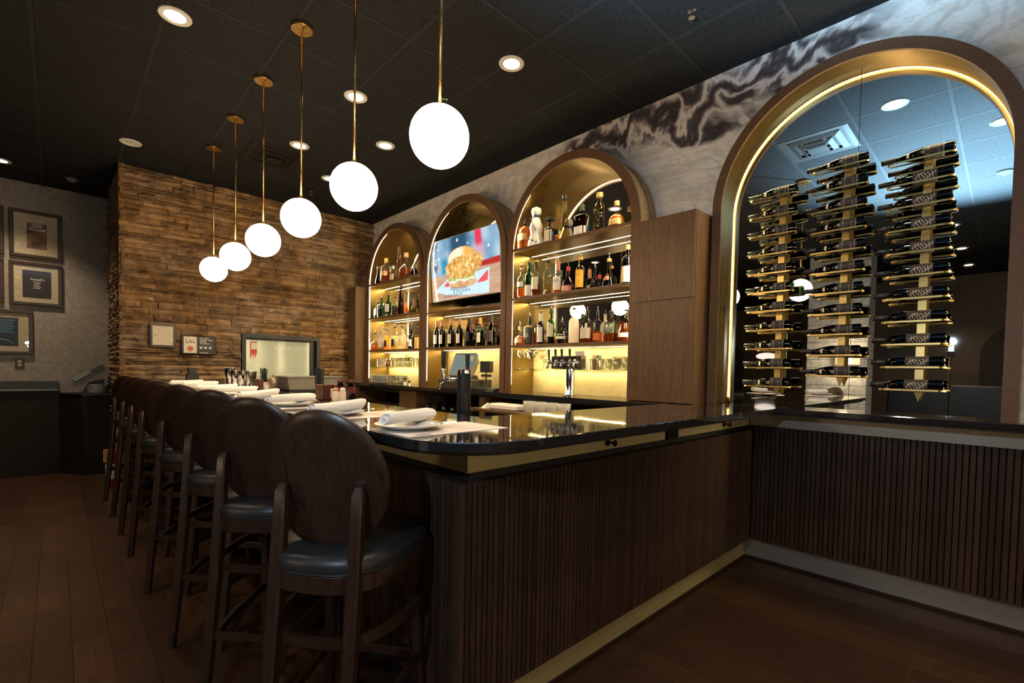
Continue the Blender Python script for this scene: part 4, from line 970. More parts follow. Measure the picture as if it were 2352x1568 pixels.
def wine_rack(y_post, y_base, z0, dz, kind, where, dark):
    t = thing('wine_rack', 'gold vertical wine rack carrying eleven horizontal bottles, '+where, 'wine rack', (XB+0.05, y_post, z0-0.10), 0, 'gold wine racks', True)
    ztop = z0+10*dz
    MB().box(XB+0.045, XB+0.051, y_post-0.017, y_post+0.017, z0-0.035, ztop+0.02).build('post', GOLD, t)
    MB().add([(XB+0.045, y_post-0.017, z0-0.035), (XB+0.045, y_post+0.017, z0-0.035), (XB+0.048, y_post, z0-0.085), (XB+0.051, y_post-0.017, z0-0.035), (XB+0.051, y_post+0.017, z0-0.035)], [(0,1,2), (3,2,4), (0,2,3), (1,4,2), (0,3,4,1)]).build('pointed_tip', GOLD, t)
    for z in (z0-0.02, ztop+0.005): MB().tube([(XB+0.05, y_post, z), (XM2-0.0005, y_post, z)], 0.006, 10).build('standoff', GOLD, t, True)
    meshes, h = BM[kind]
    rl = 0.132
    for k in range(11):
        z = z0+k*dz; zc = z-0.024; yc = y_base+0.125
        pts = [(XB+a, yc+b, zc) for a, b in stadium(rl, 0.0265)]
        MB().tube(pts, 0, closed=True, flat=(0.0025, 0.0085)).build('bottle_loop', GOLD, t)
        MB().box(XB+0.026, XB+0.046, y_post-0.010, y_post+0.010, zc-0.005, zc+0.005).build('clamp', GOLD, t)
        kd = kind if not (kind == 'bx' and k == 10) else 'b2'
        ms, hh = BM[kd]
        b = thing('wine_bottle', ORD[k]+' bottle '+('' if k in (0, 10) else 'from the bottom ')+'on the '+where.split(',')[0].replace('the ', ''), 'wine bottle', (XB, y_base, z), 0, 'bottles on the wine racks')
        for pn, me in ms.items():
            if pn.startswith(('emblem', 'lettering')): continue
            q = obj(pn, me, b)
            if pn == 'paper_label':
                for p2, m2 in ms.items():
                    if p2.startswith(('emblem', 'lettering')): tag(obj('lettering' if p2 != 'emblem' else 'emblem', m2, q), kind='stuff' if p2 == 'emblem' else None)
wine_rack(0.985, 0.899, 1.222, 0.1138, 'b1', 'left wine rack, beside the light strip', False)
wine_rack(0.662, 0.564, 1.292, 0.1148, 'b2', 'middle wine rack, next to the mirror joint', True)
wine_rack(0.322, 0.221, 1.228, 0.1156, 'bx', 'right wine rack, by the walnut frame', True)
# ================================================================== TELEVISION
def screen_col(u, v):
    """advert on the screen: fried chicken sandwich on a paper, blurred shop behind. u right, v up (0..1)"""
    def mix(a, b, t): t = max(0, min(1, t)); return tuple(a[i]*(1-t)+b[i]*t for i in range(3))
    def sst(a, b, x): t = max(0, min(1, (x-a)/(b-a))); return t*t*(3-2*t)
    nz = lambda x, y, s, o=0: noise.noise(Vector((x*s+o, y*s, o*1.7)))
    X = u*1.75
    # blurred background
    c = mix((0.16, 0.33, 0.50), (0.45, 0.60, 0.72), 0.5+0.9*nz(X, v, 4.5, 2))
    c = mix(c, (0.02, 0.08, 0.15), sst(0.27, 0.37, u)*(1-sst(0.53, 0.66, u))*sst(0.40, 0.60, v))
    c = mix(c, (0.02, 0.28, 0.48), sst(0.13, 0.21, u)*(1-sst(0.25, 0.34, u))*sst(0.36, 0.48, v)*(1-sst(0.62, 0.76, v)))
    c = mix(c, (0.03, 0.05, 0.10), (1-sst(0.10, 0.14, u))*sst(0.45, 0.55, v)*(0.5+0.9*nz(X, v, 9, 5)))
    c = mix(c, (0.75, 0.04, 0.10), sst(0.665, 0.705, u+0.05*(v-0.8))*(1-sst(0.755, 0.80, u+0.05*(v-0.8)))*sst(0.68, 0.78, v))
    c = mix(c, (0.62, 0.40, 0.46), sst(0.57, 0.68, u)*(1-sst(0.74, 0.86, u))*sst(0.48, 0.62, v)*(1-sst(0.70, 0.82, v)))
    c = mix(c, (0.45, 0.02, 0.02), sst(0.66, 0.72, u)*sst(0.42, 0.44, v+0.06*(u-0.8))*(1-sst(0.50, 0.52, v-0.10*(u-0.7))))
    for (bx, by, br) in ((0.075, 0.70, 0.02), (0.13, 0.70, 0.03), (0.12, 0.86, 0.025), (0.43, 0.93, 0.03), (0.58, 0.84, 0.02), (0.86, 0.72, 0.03), (0.075, 0.62, 0.022)):
        c = mix(c, (0.80, 0.92, 1.0), 0.8*(1-sst(br*0.5, br*1.2, math.hypot((u-bx)*1.75, v-by))))
    # table
    tb = (0.62, 0.40, 0.27); tl = 0.42+0.03*(u-0.5)
    c = mix(c, mix(tb, (0.52, 0.30, 0.19), 0.5+nz(X*0.5, v*4, 6, 9)), 1-sst(tl-0.015, tl+0.02, v))
    # paper
    def inq(poly):
        ins = False
        for i in range(len(poly)):
            x0, y0 = poly[i-1]; x1, y1 = poly[i]
            if (y0 > v) != (y1 > v) and u < (x1-x0)*(v-y0)/(y1-y0)+x0: ins = not ins
        return ins
    if inq([(0.04, 0.17), (0.26, 0.34), (0.60, 0.36), (0.86, 0.40), (0.845, 0.02), (0.50, 0.04), (0.25, 0.08)]): c = (0.62, 0.80, 0.88)
    if inq([(0.19, 0.235), (0.30, 0.34), (0.36, 0.33), (0.27, 0.215)]): c = (0.80, 0.10, 0.12)
    if inq([(0.68, 0.20), (0.84, 0.37), (0.835, 0.205)]): c = (0.80, 0.10, 0.12)
    # sandwich
    ex, ey = (u-0.475)*1.75, v-0.63
    bun = (ex/0.36)**2+(ey/0.185)**2 if ey > -0.06 else 9
    if bun < 1:
        c = mix((0.95, 0.83, 0.60), (0.85, 0.45, 0.08), sst(0.46, 0.56, u)*sst(0.60, 0.68, v)); c = mix(c, (0.60, 0.36, 0.14), sst(0.72, 1.0, bun)*0.7)
    if ((u-0.48)*1.75/0.35)**4 + ((v-0.24)/0.075)**2 < 1: c = mix((0.62, 0.32, 0.13), (0.80, 0.60, 0.38), nz(X, v, 12, 3)+0.4)
    if abs(v-0.315-0.015*math.sin(u*40)) < 0.035 and abs(u-0.47) < 0.19: c = mix((0.22, 0.32, 0.04), (0.62, 0.66, 0.14), 0.5+1.2*nz(X, v, 18, 4))
    if abs(v-0.285-0.012*math.sin(u*33)) < 0.016 and abs(u-0.46) < 0.19: c = (0.88, 0.88, 0.78)
    rag = 1+0.16*nz(X, v, 9, 7)+0.08*nz(X, v, 24, 1)
    ch = ((u-0.485)*1.75/(0.455*rag))**2 + ((v-0.495)/(0.175*rag))**2
    if ch < 1 or ((u-0.69)*1.75/0.15)**2+((v-0.54)/(0.12*rag))**2 < 1:
        k = 0.5+0.75*nz(X, v, 16, 11)+0.45*nz(X, v, 38, 12); c = mix((0.55, 0.22, 0.03), (0.95, 0.62, 0.20), k); c = mix(c, (1.0, 0.86, 0.56), (k-0.75)*2)
    return tuple(max(0.0, min(1.0, q)) for q in c)
m, nt, N, L, b = new_mat('television_picture'); setp(b, (0.01, 0.01, 0.01), 0.12, 0, 0.5)
at = N.new('ShaderNodeVertexColor'); at.layer_name = 'picture'; L.new(at.outputs[0], b.inputs['Emission Color']); b.inputs['Emission Strength'].default_value = 1.15
TVM = m
TVW, TVH = 1.115, 0.628
tv = thing('television', 'flat television showing a fried chicken sandwich advert, hung in the middle arch', 'television', (2.985, 3.845, 1.99))
def tvx(mb): return mb.xf(Matrix.Rotation(-0.075, 4, 'Y'))
tvx(MB().cbox(0.006, 0.040, -TVW/2-0.006, TVW/2+0.006, -0.004, TVH+0.008, 0.003)).build('bezel', BLACKP, tv)
GU, GV = 190, 108
vs = [(0.0045, TVW/2-TVW*i/GU, TVH*j/GV+0.002) for j in range(GV+1) for i in range(GU+1)]
fs = [(j*(GU+1)+i, j*(GU+1)+i+1, (j+1)*(GU+1)+i+1, (j+1)*(GU+1)+i) for j in range(GV) for i in range(GU)]
scr = tvx(MB().add(vs, fs)).build('screen', TVM, tv, fix=False)
ca = scr.data.color_attributes.new('picture', 'FLOAT_COLOR', 'POINT'); buf = []
for j in range(GV+1):
    for i in range(GU+1): buf += list(screen_col(i/GU, j/GV)) + [1.0]
ca.data.foreach_set('color', buf)
RX = (PI/2, 0, -PI/2)                                   # text facing -x
SCRT = emit('screen_lettering', (0.03, 0.09, 0.16), 1.0)
for (body, size, y, z, sh, sx_) in (('Kentucky', 0.060, 0.085, 0.108, 0.3, 1.15), ('Chicken', 0.062, 0.045, 0.078, 0.3, 1.3), ('SANDWICH', 0.048, 0.19, 0.042, 0.2, 1.15)):
    tm_ = text_mesh('screen_text', body, size, SCRT, 0.0, shear=sh, sx=sx_, spacing=1.1)
    for v in tm_.vertices:
        zz = z+v.co.y*0.8; v.co = (0.0030-0.0752*zz, y-v.co.x, zz)
    obj('screen_text', tm_, scr)
MB().box(0.042, 0.212, -0.15, 0.15, 0.20, 0.42).build('wall_bracket', BLACKM, tv)

# ================================================================== TAPS, TILL AND COUNTER THINGS
def tap_handle(par, x, y, z, tilt=0.0):
    h = MB().lathe([(0.006, 0), (0.008, 0.02), (0.011, 0.075), (0.009, 0.082)], 12); h.xf(Matrix.Translation((x, y, z)) @ Matrix.Rotation(tilt, 4, 'Y')); return h.build('tap_handle', BLACKP, par, 'auto')
def faucet(par, x, y, z):
    f = MB().tube([(x+0.03, y, z), (x-0.03, y, z)], 0.011, 12).tube([(x-0.025, y, z), (x-0.032, y, z-0.02), (x-0.040, y, z-0.048)], [0.010, 0.009, 0.007], 10).lathe([(0.009, 0), (0.012, 0.012), (0.007, 0.024)], 12, x-0.018, y, z+0.004)
    return f.build('faucet', CHROME, par, True)
tt = thing('tap_tower', 'chrome tee-shaped beer tap tower with four black handles on the back counter', 'beer tap', (2.93, 2.40, CT), 0)
MB().lathe([(0.058, 0.0005), (0.058, 0.006), (0.040, 0.010), (0.036, 0.016), (0.036, 0.215)], 28).build('column', CHROME, tt, 'auto')
MB().cbox(-0.035, 0.035, -0.128, 0.172, 0.215, 0.318, 0.006).build('manifold', CHROME, tt)
for k, y in enumerate((0.155, 0.085, 0.02, -0.06)):
    faucet(tt, -0.06, y, 0.262); tap_handle(tt, -0.080, y, 0.286, -0.06)
faucet(tt, -0.06, -0.105, 0.262)
ub = thing('underbar_station', 'stainless steel underbar work station behind the bar', 'work station', (1.52, 2.6, 0), 0, None, True)
MB().cbox(1.28, 1.78, 1.56, 5.6, 0.80, 0.84, 0.006).build('work_top', STEEL, ub)
MB().box(1.30, 1.76, 1.58, 5.58, 0.0, 0.80).build('body', STEEL, ub)
t2 = thing('tap_column', 'black cylindrical tap column with chrome collar and two black handles', 'beer tap', (1.55, 1.985, 0.84), 0)
MB().lathe([(0.036, 0.0005), (0.036, 0.405)], 28).build('column', BLACKM, t2, 'auto')
MB().lathe([(0.0375, 0.405), (0.0375, 0.422), (0.030, 0.426), (0.001, 0.427)], 28).build('collar', CHROME, t2, 'auto')
arm = MB().tube([(-0.02, 0.02, 0.372), (-0.072, 0.085, 0.372)], 0.010, 12).tube([(-0.066, 0.078, 0.372), (-0.078, 0.092, 0.345), (-0.090, 0.104, 0.322)], [0.009, 0.009, 0.008], 10).build('faucet', CHROME, t2, True)
MB().lathe([(0.011, 0.355), (0.013, 0.375), (0.010, 0.40), (0.012, 0.42), (0.009, 0.43)], 12, -0.072, 0.085).build('valve_body', CHROME, t2, True)
MB().lathe([(0.008, 0.43), (0.0115, 0.445), (0.0135, 0.51), (0.0135, 0.522)], 12, -0.072, 0.085).build('tap_handle', BLACKP, t2, 'auto')
MB().lathe([(0.007, 0.427), (0.0095, 0.44), (0.013, 0.497), (0.013, 0.505)], 12, 0.012, -0.012).build('tap_handle', BLACKP, t2, 'auto')

# cash drawer, terminal, printer
dr = thing('cash_drawer', 'dark metal cash drawer under the till screen', 'cash drawer', (2.98, 3.80, CT), 0)
MB().cbox(-0.14, 0.15, -0.24, 0.26, 0.0005, 0.098, 0.004).build('case', plain('drawer_metal', (0.06, 0.05, 0.04), 0.4, 0.3), dr)
MB().box(-0.143, -0.1405, -0.215, 0.235, 0.012, 0.085).build('drawer_front', plain('drawer_front_metal', (0.075, 0.060, 0.048), 0.35, 0.3), dr)
MB().tube([(-0.145, 0.10, 0.06), (-0.145, 0.20, 0.06)], 0.003, 8).build('pull', CHROME, dr)
MB().lathe([(0.006, 0), (0.006, 0.004)], 12).xf(Matrix.Translation((-0.143, -0.02, 0.048)) @ Matrix.Rotation(-PI/2, 4, 'Y')).build('lock', CHROME, dr)
ps = thing('point_of_sale_terminal', 'tilted touch-screen till terminal on the cash drawer', 'till', (2.99, 3.83, CT+0.098), 0.15)
T = Matrix.Translation((-0.075, 0, 0.035)) @ Matrix.Rotation(0.42, 4, 'Y')
MB().hexa([(-0.09, -0.13, 0.0005), (0.08, -0.13, 0.0005), (0.08, 0.13, 0.0005), (-0.09, 0.13, 0.0005), (-0.055, -0.12, 0.04), (0.06, -0.12, 0.04), (0.06, 0.12, 0.04), (-0.055, 0.12, 0.04)]).build('base', BLACKP, ps)
body = MB().prism_x([(-0.15, 0.0), (0.15, 0.0), (0.15, 0.235), (0.14, 0.25), (-0.14, 0.25), (-0.15, 0.235)], 0.0, 0.03)
body.xf(T); body.build('screen_housing', GREYP, ps)
bk_ = MB().hexa([(0.03, -0.14, 0.02), (0.085, -0.11, 0.04), (0.085, 0.11, 0.04), (0.03, 0.14, 0.02), (0.03, -0.14, 0.235), (0.11, -0.11, 0.20), (0.11, 0.11, 0.20), (0.03, 0.14, 0.235)]); bk_.xf(T); bk_.build('rear_housing', GREYP, ps)
sc_ = MB().box(-0.002, 0.0, -0.135, 0.135, 0.018, 0.232); sc_.xf(T); scn = sc_.build('touch_screen', emit('till_screen', (0.52, 0.62, 0.54), 0.42), ps)
for (y0, y1, z0, z1, col, nm) in ((-0.13, -0.078, 0.03, 0.095, (0.75, 0.07, 0.03), 'red'), (-0.13, -0.078, 0.10, 0.15, (0.16, 0.30, 0.32), 'teal'), (-0.13, -0.06, 0.17, 0.215, (0.62, 0.52, 0.22), 'tan')):
    q = MB().box(-0.0032, -0.0021, y0, y1, z0, z1); q.xf(T); q.build('screen_button', emit('till_button_'+nm, col, 0.7), scn)
q = MB()
for r_ in range(7):
    for c2 in range(3): q.box(-0.003, -0.0021, 0.105-0.06*c2-0.035, 0.105-0.06*c2, 0.19-0.022*r_, 0.193-0.022*r_)
q.xf(T); q.build('screen_text', emit('till_text', (0.10, 0.14, 0.12), 0.5), scn)
pr = thing('customer_display', 'small black customer display on a stem beside the till', 'display', (2.99, 3.475, CT+0.0005), 0)
MB().cbox(-0.05, 0.05, -0.045, 0.05, 0, 0.010, 0.003).build('foot', BLACKP, pr); MB().cyl(0, 0.012, 0.01, 0.175, 0.007, 12).build('stem', BLACKP, pr)
MB().cbox(-0.02, 0.02, -0.07, 0.085, 0.17, 0.278, 0.004).build('display_head', BLACKP, pr); MB().cbox(-0.035, 0.02, -0.05, 0.05, 0.128, 0.152, 0.004).build('card_reader', BLACKP, pr)
t = MB().cbox(2.86, 3.0, 3.56-0.10, 3.56-0.005, CT+0.0005, CT+0.028, 0.004).build('keypad', BLACKP); tag(t, 'low black keypad in front of the till on the back counter', 'keypad')
cb = MB()
rc = random.Random(5)
for k in range(5):
    p = [(3.08+rc.uniform(-0.05, 0.06), 3.42-0.03*i+rc.uniform(-0.02, 0.02), CT+0.004+abs(rc.gauss(0, 0.03))*(1 if 0 < i < 5 else 0)) for i in range(6)]
    cb.tube(p, 0.0025, 6)
tag(cb.build('cable_tangle', BLACKP, None, True), 'tangle of thin black cables beside the till', 'cable')
t = MB().cbox(3.196, 3.2105, 3.37, 3.44, CT+0.055, CT+0.17, 0.002).build('wall_outlet', WHITEL); tag(t, 'white wall outlet behind the till cables', 'outlet')
t = MB().lathe([(0.03, 0), (0.032, 0.002), (0.032, 0.155), (0.0295, 0.155), (0.0295, 0.01), (0.001, 0.008)], 20).build('steel_canister', STEEL, None, 'auto'); t.location = (3.10, 3.26, CT+0.0005); tag(t, 'brushed steel canister at the right end of the television arch', 'canister')
t = MB().hexa([(2.84, 3.215, CT+0.0005), (3.02, 3.215, CT+0.0005), (3.02, 3.335, CT+0.0005), (2.84, 3.335, CT+0.0005), (2.85, 3.22, CT+0.02), (3.02, 3.22, CT+0.055), (3.02, 3.33, CT+0.055), (2.85, 3.33, CT+0.02)]).build('desk_phone', BLACKP); tag(t, 'black desk phone at the right of the till', 'phone')
bo = bottle('small brown bitters bottle with diamond label standing by the pilaster', 'slim', 0.115, G_BROWN, (2.93, 4.50, CT+0.0005), L_BLACK, 0.5, CREAM, (0.15, 0.5), (DARKC, 0.02), False, labspan=0.7)
# plates, tumblers, jiggers at the foot of the far arch
pl_me = MB().lathe([(0.045, 0), (0.05, 0.003), (0.085, 0.012), (0.088, 0.014), (0.084, 0.0145), (0.05, 0.006), (0.001, 0.005)], 28).mesh('side_plate', CHINA, True)
for s_i, (y, n) in enumerate(((5.60, 8), (5.405, 8))):
    for k in range(n):
        q = obj('side_plate', pl_me, None, (2.96, y, CT+0.0008+0.0128*k)); tag(q, 'white side plate in the '+('left' if s_i == 0 else 'right')+' stack at the foot of the far arch', 'plate', ('left' if s_i == 0 else 'right')+' plate stack in the far arch')
rg = tumbler('tumbler', 'short cut-glass tumbler in the block stacked at the foot of the far arch', (2.93, 5.26, CT+0.0005), 0.052, 0.031, 'stacked tumblers in the far arch')
for k in range(1, 24):
    c = rg.copy(); COL.objects.link(c); c.location = (2.93+0.066*((k//6) % 2), 5.26-0.065*(k % 6), CT+0.0005+0.0525*(k//12))
for (y, h, f, lab) in ((4.815, 0.085, 1, 'taller steel jigger by the far arch pilaster'), (4.72, 0.055, 0.8, 'shorter steel jigger by the far arch pilaster')):
    t = MB().lathe([(0.026*f, 0), (0.010*f, h*0.42), (0.010*f, h*0.46), (0.027*f, h), (0.025*f, h), (0.008*f, h*0.5)], 18, cap=False).build('jigger', STEEL, None, 'auto'); t.location = (2.90, y, CT+0.0005); tag(t, lab, 'jigger')
# things in the open cabinets under the back counter
gl0 = tumbler('stored_glass', 'upturned glass on the shelf under the back counter', (2.93, 4.36, 0.7855), 0.11, 0.033, 'glasses stored under the back counter')
for k in range(1, 12): c = gl0.copy(); COL.objects.link(c); c.location = (2.92+0.09*(k % 2), 4.36-0.075*k, 0.7855)
t = MB().cbox(2.65, 2.80, 2.72, 3.06, 0.9355, 0.985, 0.012).build('napkin_stack', LINEN); tag(t, 'stack of folded white napkins on the pull-out shelf', 'napkins')
t = MB().add([(2.64, 3.10, 0.936), (2.78, 3.09, 0.936), (2.75, 3.20, 0.937), (2.68, 3.19, 0.9365), (2.70, 3.12, 0.985), (2.73, 3.15, 0.97)], [(0,1,4), (1,2,5,4), (2,3,5), (3,0,4,5), (0,3,2,1)]).build('crumpled_napkin', LINEN); tag(t, 'crumpled white napkin beside the folded stack', 'napkin')
for k in range(4):
    t = MB().lathe([(0.04, 0), (0.05, 0.09), (0.048, 0.09), (0.038, 0.004), (0.001, 0.003)], 16).build('plastic_tub', glass('tub_plastic', (0.75, 0.75, 0.72), 0.6, 0.3, 0.3, (0.5, 0.5, 0.48)) if k == 0 else MATS['tub_plastic'], None, True)
    t.location = (2.70, 2.62-0.12*k, 0.9355); tag(t, ('first', 'second', 'third', 'fourth')[k]+' cloudy plastic tub from the napkins on the pull-out shelf', 'tub', 'plastic tubs under the back counter')

# ================================================================== PLACE SETTINGS
matm = MB().cbox(-0.195, 0.195, -0.118, 0.118, 0, 0.0012, 0.0004).mesh('placemat', PAPER)
lg = MB()
for k in range(16): lg.box(-0.027+0.0034*k, -0.0254+0.0034*k, -0.004-0.003*abs(math.sin(k*1.3)), 0.003+0.004*abs(math.cos(k*0.9)), 0.0, 0.0003)
lg.box(-0.03, 0.03, -0.0095, -0.0085, 0.0, 0.0003)
logo = lg.mesh('logo_print', INK)
lines = MB(); rl_ = random.Random(2)
for k in range(11):
    for c2 in range(2):
        if rl_.random() < 0.8: lines.box(-0.10+c2*0.13, -0.10+c2*0.13+rl_.uniform(0.05, 0.10), 0.085-0.017*k, 0.0875-0.017*k, 0.0013, 0.0016)
lines_me = lines.mesh('print', plain('menu_print', (0.38, 0.27, 0.22), 0.8))
dp = MB().lathe([(0.060, 0), (0.066, 0.003), (0.095, 0.012), (0.109, 0.0165), (0.1095, 0.018), (0.095, 0.0145), (0.064, 0.0055), (0.001, 0.005)], 40).mesh('dinner_plate', CHINA, True)
def napkin_mesh(seed, L_):
    g_ = random.Random(seed); n, m_ = 26, 14; vs, fs = [], []
    for i in range(n+1):
        u = i/n; taper = 0.80+0.30*u + (0.08*math.sin(u*7+seed))*0.3; r = 0.0225*taper
        if i in (0, n): r *= 0.86
        ox, oz = (u-0.5)*L_, 0.004*math.sin(u*3+seed)
        for j in range(m_):
            a = 2*PI*j/m_; w = 1+0.05*math.sin(3*a+u*4+seed)+0.10*max(0, math.cos(a-2.2))*u
            vs.append((ox + (0.012*math.sin(a) if i in (0, n) else 0), r*w*math.cos(a)*1.12, r*w*math.sin(a)*0.92+oz+0.024))
    for i in range(n):
        for j in range(m_): k2 = (j+1) % m_; fs.append((i*m_+j, (i+1)*m_+j, (i+1)*m_+k2, i*m_+k2))
    mb = MB().add(vs, fs)
    for (i0, sgn) in ((0, -1), (n, 1)):                      # spiral of folded cloth at the ends
        c0 = [vs[i0*m_+j] for j in range(m_)]; cx = sum(p[0] for p in c0)/m_; cyy = sum(p[1] for p in c0)/m_; cz = sum(p[2] for p in c0)/m_
        r1 = [(cx+(p[0]-cx)*0.7-sgn*0.006, cyy+(p[1]-cyy)*0.72, cz+(p[2]-cz)*0.72) for p in c0]; r2 = [(cx+sgn*0.001, cyy+(p[1]-cyy)*0.4, cz+(p[2]-cz)*0.4) for p in c0]
        v = c0+r1+r2; f = []
        for q0 in (0, m_):
            for j in range(m_): k2 = (j+1) % m_; f.append((q0+j, q0+k2, q0+m_+k2, q0+m_+j))
        f.append(tuple(2*m_+j for j in range(m_))); mb.add(v, f)
    flap = [( -L_*0.42+L_*0.84*i/10, 0.020+0.007*math.sin(i*0.8+seed), 0.012+0.018*math.sin(i*0.3)) for i in range(11)]
    mb.tube(flap, 0, flat=(0.012, 0.003)); return mb.mesh('napkin', LINEN, 'auto')
NTH = ['nearest', 'second', 'third', 'fourth', 'fifth', 'sixth', 'seventh', 'farthest']
fk = MB()
fk.tube([(-0.055, 0, 0.002), (0.0, 0, 0.003), (0.05, 0, 0.002)], 0, flat=(0.007, 0.002)).cbox(0.05, 0.075, -0.010, 0.010, 0.001, 0.003, 0.0008)
for k in range(4): fk.box(0.074, 0.10, -0.0095+0.005*k, -0.0065+0.005*k, 0.0012, 0.0028)
fkm = fk.mesh('fork', CHROME)
for i, (y, rot, L_) in enumerate(zip((1.335, 1.885, 2.43, 2.965, 3.44, 3.95, 4.51, 5.07), (26, 14, 24, 28, -14, -10, 8, 4), (0.27, 0.25, 0.27, 0.27, 0.24, 0.25, 0.25, 0.24))):
    mt = obj('placemat', matm, None, (0.913, y-0.045, CT+0.0003)); tag(mt, NTH[i]+' printed paper menu placemat along the bar', 'placemat', 'placemats along the bar')
    obj('print', lines_me, mt); obj('logo_print', logo, mt, (-0.13, -0.095, 0.0013))
    p = obj('dinner_plate', dp, None, (0.822, y, CT+0.0018)); tag(p, NTH[i]+' white dinner plate along the bar', 'plate', 'dinner plates along the bar')
    nk = obj('napkin', napkin_mesh(i*3+1, L_), None, (0.838, y+0.030, CT+0.0125), (0, 0, math.radians(rot))); tag(nk, NTH[i]+' rolled white napkin lying on its plate', 'napkin', 'rolled napkins along the bar')
    if i < 4:
        f2 = obj('fork', fkm, None, (0.880, y-0.050, CT+0.0165), (0.0, -0.06, math.radians(rot-8))); tag(f2, 'steel fork tucked under the '+NTH[i]+' rolled napkin', 'fork', 'forks on the plates')
# ---- caddies and bar tools along the inner edge
def caddy(x, y, rz, lab, straws=True):
    t = thing('napkin_caddy', lab, 'caddy', (x, y, CT+0.0005), rz)
    MB().box(-0.055, 0.055, -0.045, 0.045, 0, 0.010).build('base', CADDYW, t)
    for s_ in (-1, 1): MB().cbox(s_*0.055-0.005, s_*0.055+0.005, -0.045, 0.045, 0.0, 0.088, 0.002).build('side', CADDYW, t)
    for s_ in (-1, 1):
        MB().cbox(-0.050, -0.013, s_*0.045-0.004, s_*0.045+0.004, 0.0, 0.088, 0.002).cbox(0.013, 0.050, s_*0.045-0.004, s_*0.045+0.004, 0.0, 0.088, 0.002).build('panel', CADDYW, t)
    MB().box(-0.046, 0.046, -0.036, 0.036, 0.010, 0.060).build('paper_napkins', WHITEL, t)
    return t
caddy(1.195, 2.86, 0.1, 'reddish wooden napkin caddy nearest the camera on the bar')
caddy(1.20, 4.16, 0.1, 'smaller-looking wooden napkin caddy beside the straw glass')
st = thing('straw_bundle', 'bundle of black straws standing in the near napkin caddy', 'straws', (1.165, 2.925, CT+0.0115)); 
for k in range(12):
    a = 2*PI*k/12; r_ = 0.012+0.008*(k % 2); MB().tube([(r_*math.cos(a), r_*math.sin(a), 0.05), (r_*1.3*math.cos(a), r_*1.3*math.sin(a), 0.165+0.006*(k % 3))], 0.0036, 6).build('straw', BLACKP, st)
st = thing('straw_bundle', 'bundle of black straws standing in the far napkin caddy', 'straws', (1.22, 4.20, CT+0.0115))
for k in range(10):
    a = 2*PI*k/10; r_ = 0.011+0.008*(k % 2); MB().tube([(r_*math.cos(a), r_*math.sin(a), 0.05), (r_*1.3*math.cos(a), r_*1.3*math.sin(a), 0.155+0.006*(k % 3))], 0.0036, 6).build('straw', BLACKP, st)
st = thing('straw_box', 'black straw box at the far end of the bar', 'box', (0.98, 5.65, CT+0.0005))
MB().cbox(-0.05, 0.05, -0.05, 0.05, 0, 0.10, 0.003).build('box', BLACKP, st); MB().cbox(-0.035, 0.035, -0.035, 0.035, 0.10, 0.16, 0.003).build('insert', BLACKP, st)
tp = thing('toothpick_glass', 'glass packed with wooden picks on the bar', 'glass', (1.205, 3.93, CT+0.0005))
MB().lathe([(0.026, 0), (0.028, 0.002), (0.034, 0.105), (0.032, 0.105), (0.025, 0.006), (0.001, 0.005)], 18).build('glass', G_CLEAR, tp, True)
pk = random.Random(9)
for k in range(34):
    a, r_ = pk.uniform(0, 2*PI), pk.uniform(0.0, 0.021); MB().tube([(r_*math.cos(a)*0.8, r_*math.sin(a)*0.8, 0.008), (r_*1.5*math.cos(a+0.4), r_*1.5*math.sin(a+0.4), 0.118+pk.uniform(0, 0.016))], 0.0016, 5).build('pick', MATS['cork'], tp)
def shaker(lab, x, y, zz=CT+0.0005, top=WHITEL, s=1.0):
    t = thing('salt_shaker', lab, 'shaker', (x, y, zz))
    MB().lathe([(0.020*s, 0), (0.021*s, 0.003), (0.019*s, 0.05*s), (0.016*s, 0.056*s)], 14).build('glass', G_FROST, t, 'auto'); MB().lathe([(0.0165*s, 0.056*s), (0.016*s, 0.068*s), (0.008*s, 0.076*s)], 14).build('lid', top, t, 'auto')
shaker('white salt shaker in front of the jam jars', 1.196, 2.665); shaker('small shaker with pink lid left of the jam jars', 1.172, 2.705, CT+0.0005, PINKC); shaker('small shaker beside the far napkin caddy', 1.185, 3.99, CT+0.0005, PINKC, 0.9)
DRED = plain('dark_red_label', (0.12, 0.02, 0.018), 0.5, 0, 0.4, 0.8, 60)
for k, (x, y) in enumerate(((1.215, 2.735), (1.247, 2.665))):
    t = thing('condiment_bottle', ('left', 'right')[k]+' red-capped condiment bottle with patterned label on the bar', 'bottle', (x, y, CT+0.0005), 0, 'condiment bottles on the bar')
    MB().lathe([(0.022, 0), (0.024, 0.003), (0.024, 0.085), (0.017, 0.10), (0.017, 0.108)], 16).build('glass_body', G_GREY, t, 'auto'); MB().lathe([(0.0248, 0.045), (0.0248, 0.082)], 16, cap=False).build('paper_label', DRED, t, True); MB().lathe([(0.0185, 0.106), (0.0185, 0.118), (0.016, 0.120)], 16).build('cap', DRED, t, 'auto')
for k, (x, y, h) in enumerate(((1.09, 4.68, 0.165), (1.115, 4.60, 0.145), (1.165, 4.575, 0.145), (1.205, 4.50, 0.142))):
    t = MB().lathe([(0.034, 0), (0.035, 0.002), (0.044, h), (0.0465, h+0.002), (0.0445, h+0.004), (0.042, h-0.002), (0.033, 0.006), (0.001, 0.005)], 24).build('shaker_tin', CHROME if k < 3 else STEEL, None, 'auto'); t.location = (x, y, CT+0.0005); tag(t, ('first', 'second', 'third', 'fourth')[k]+' steel cocktail shaker tin from the left on the bar', 'shaker tin', 'cocktail tins on the bar')
bu = thing('bus_tub', 'grey plastic bus tub behind the bar in front of the window', 'tub', (1.52, 4.05, 0.84))
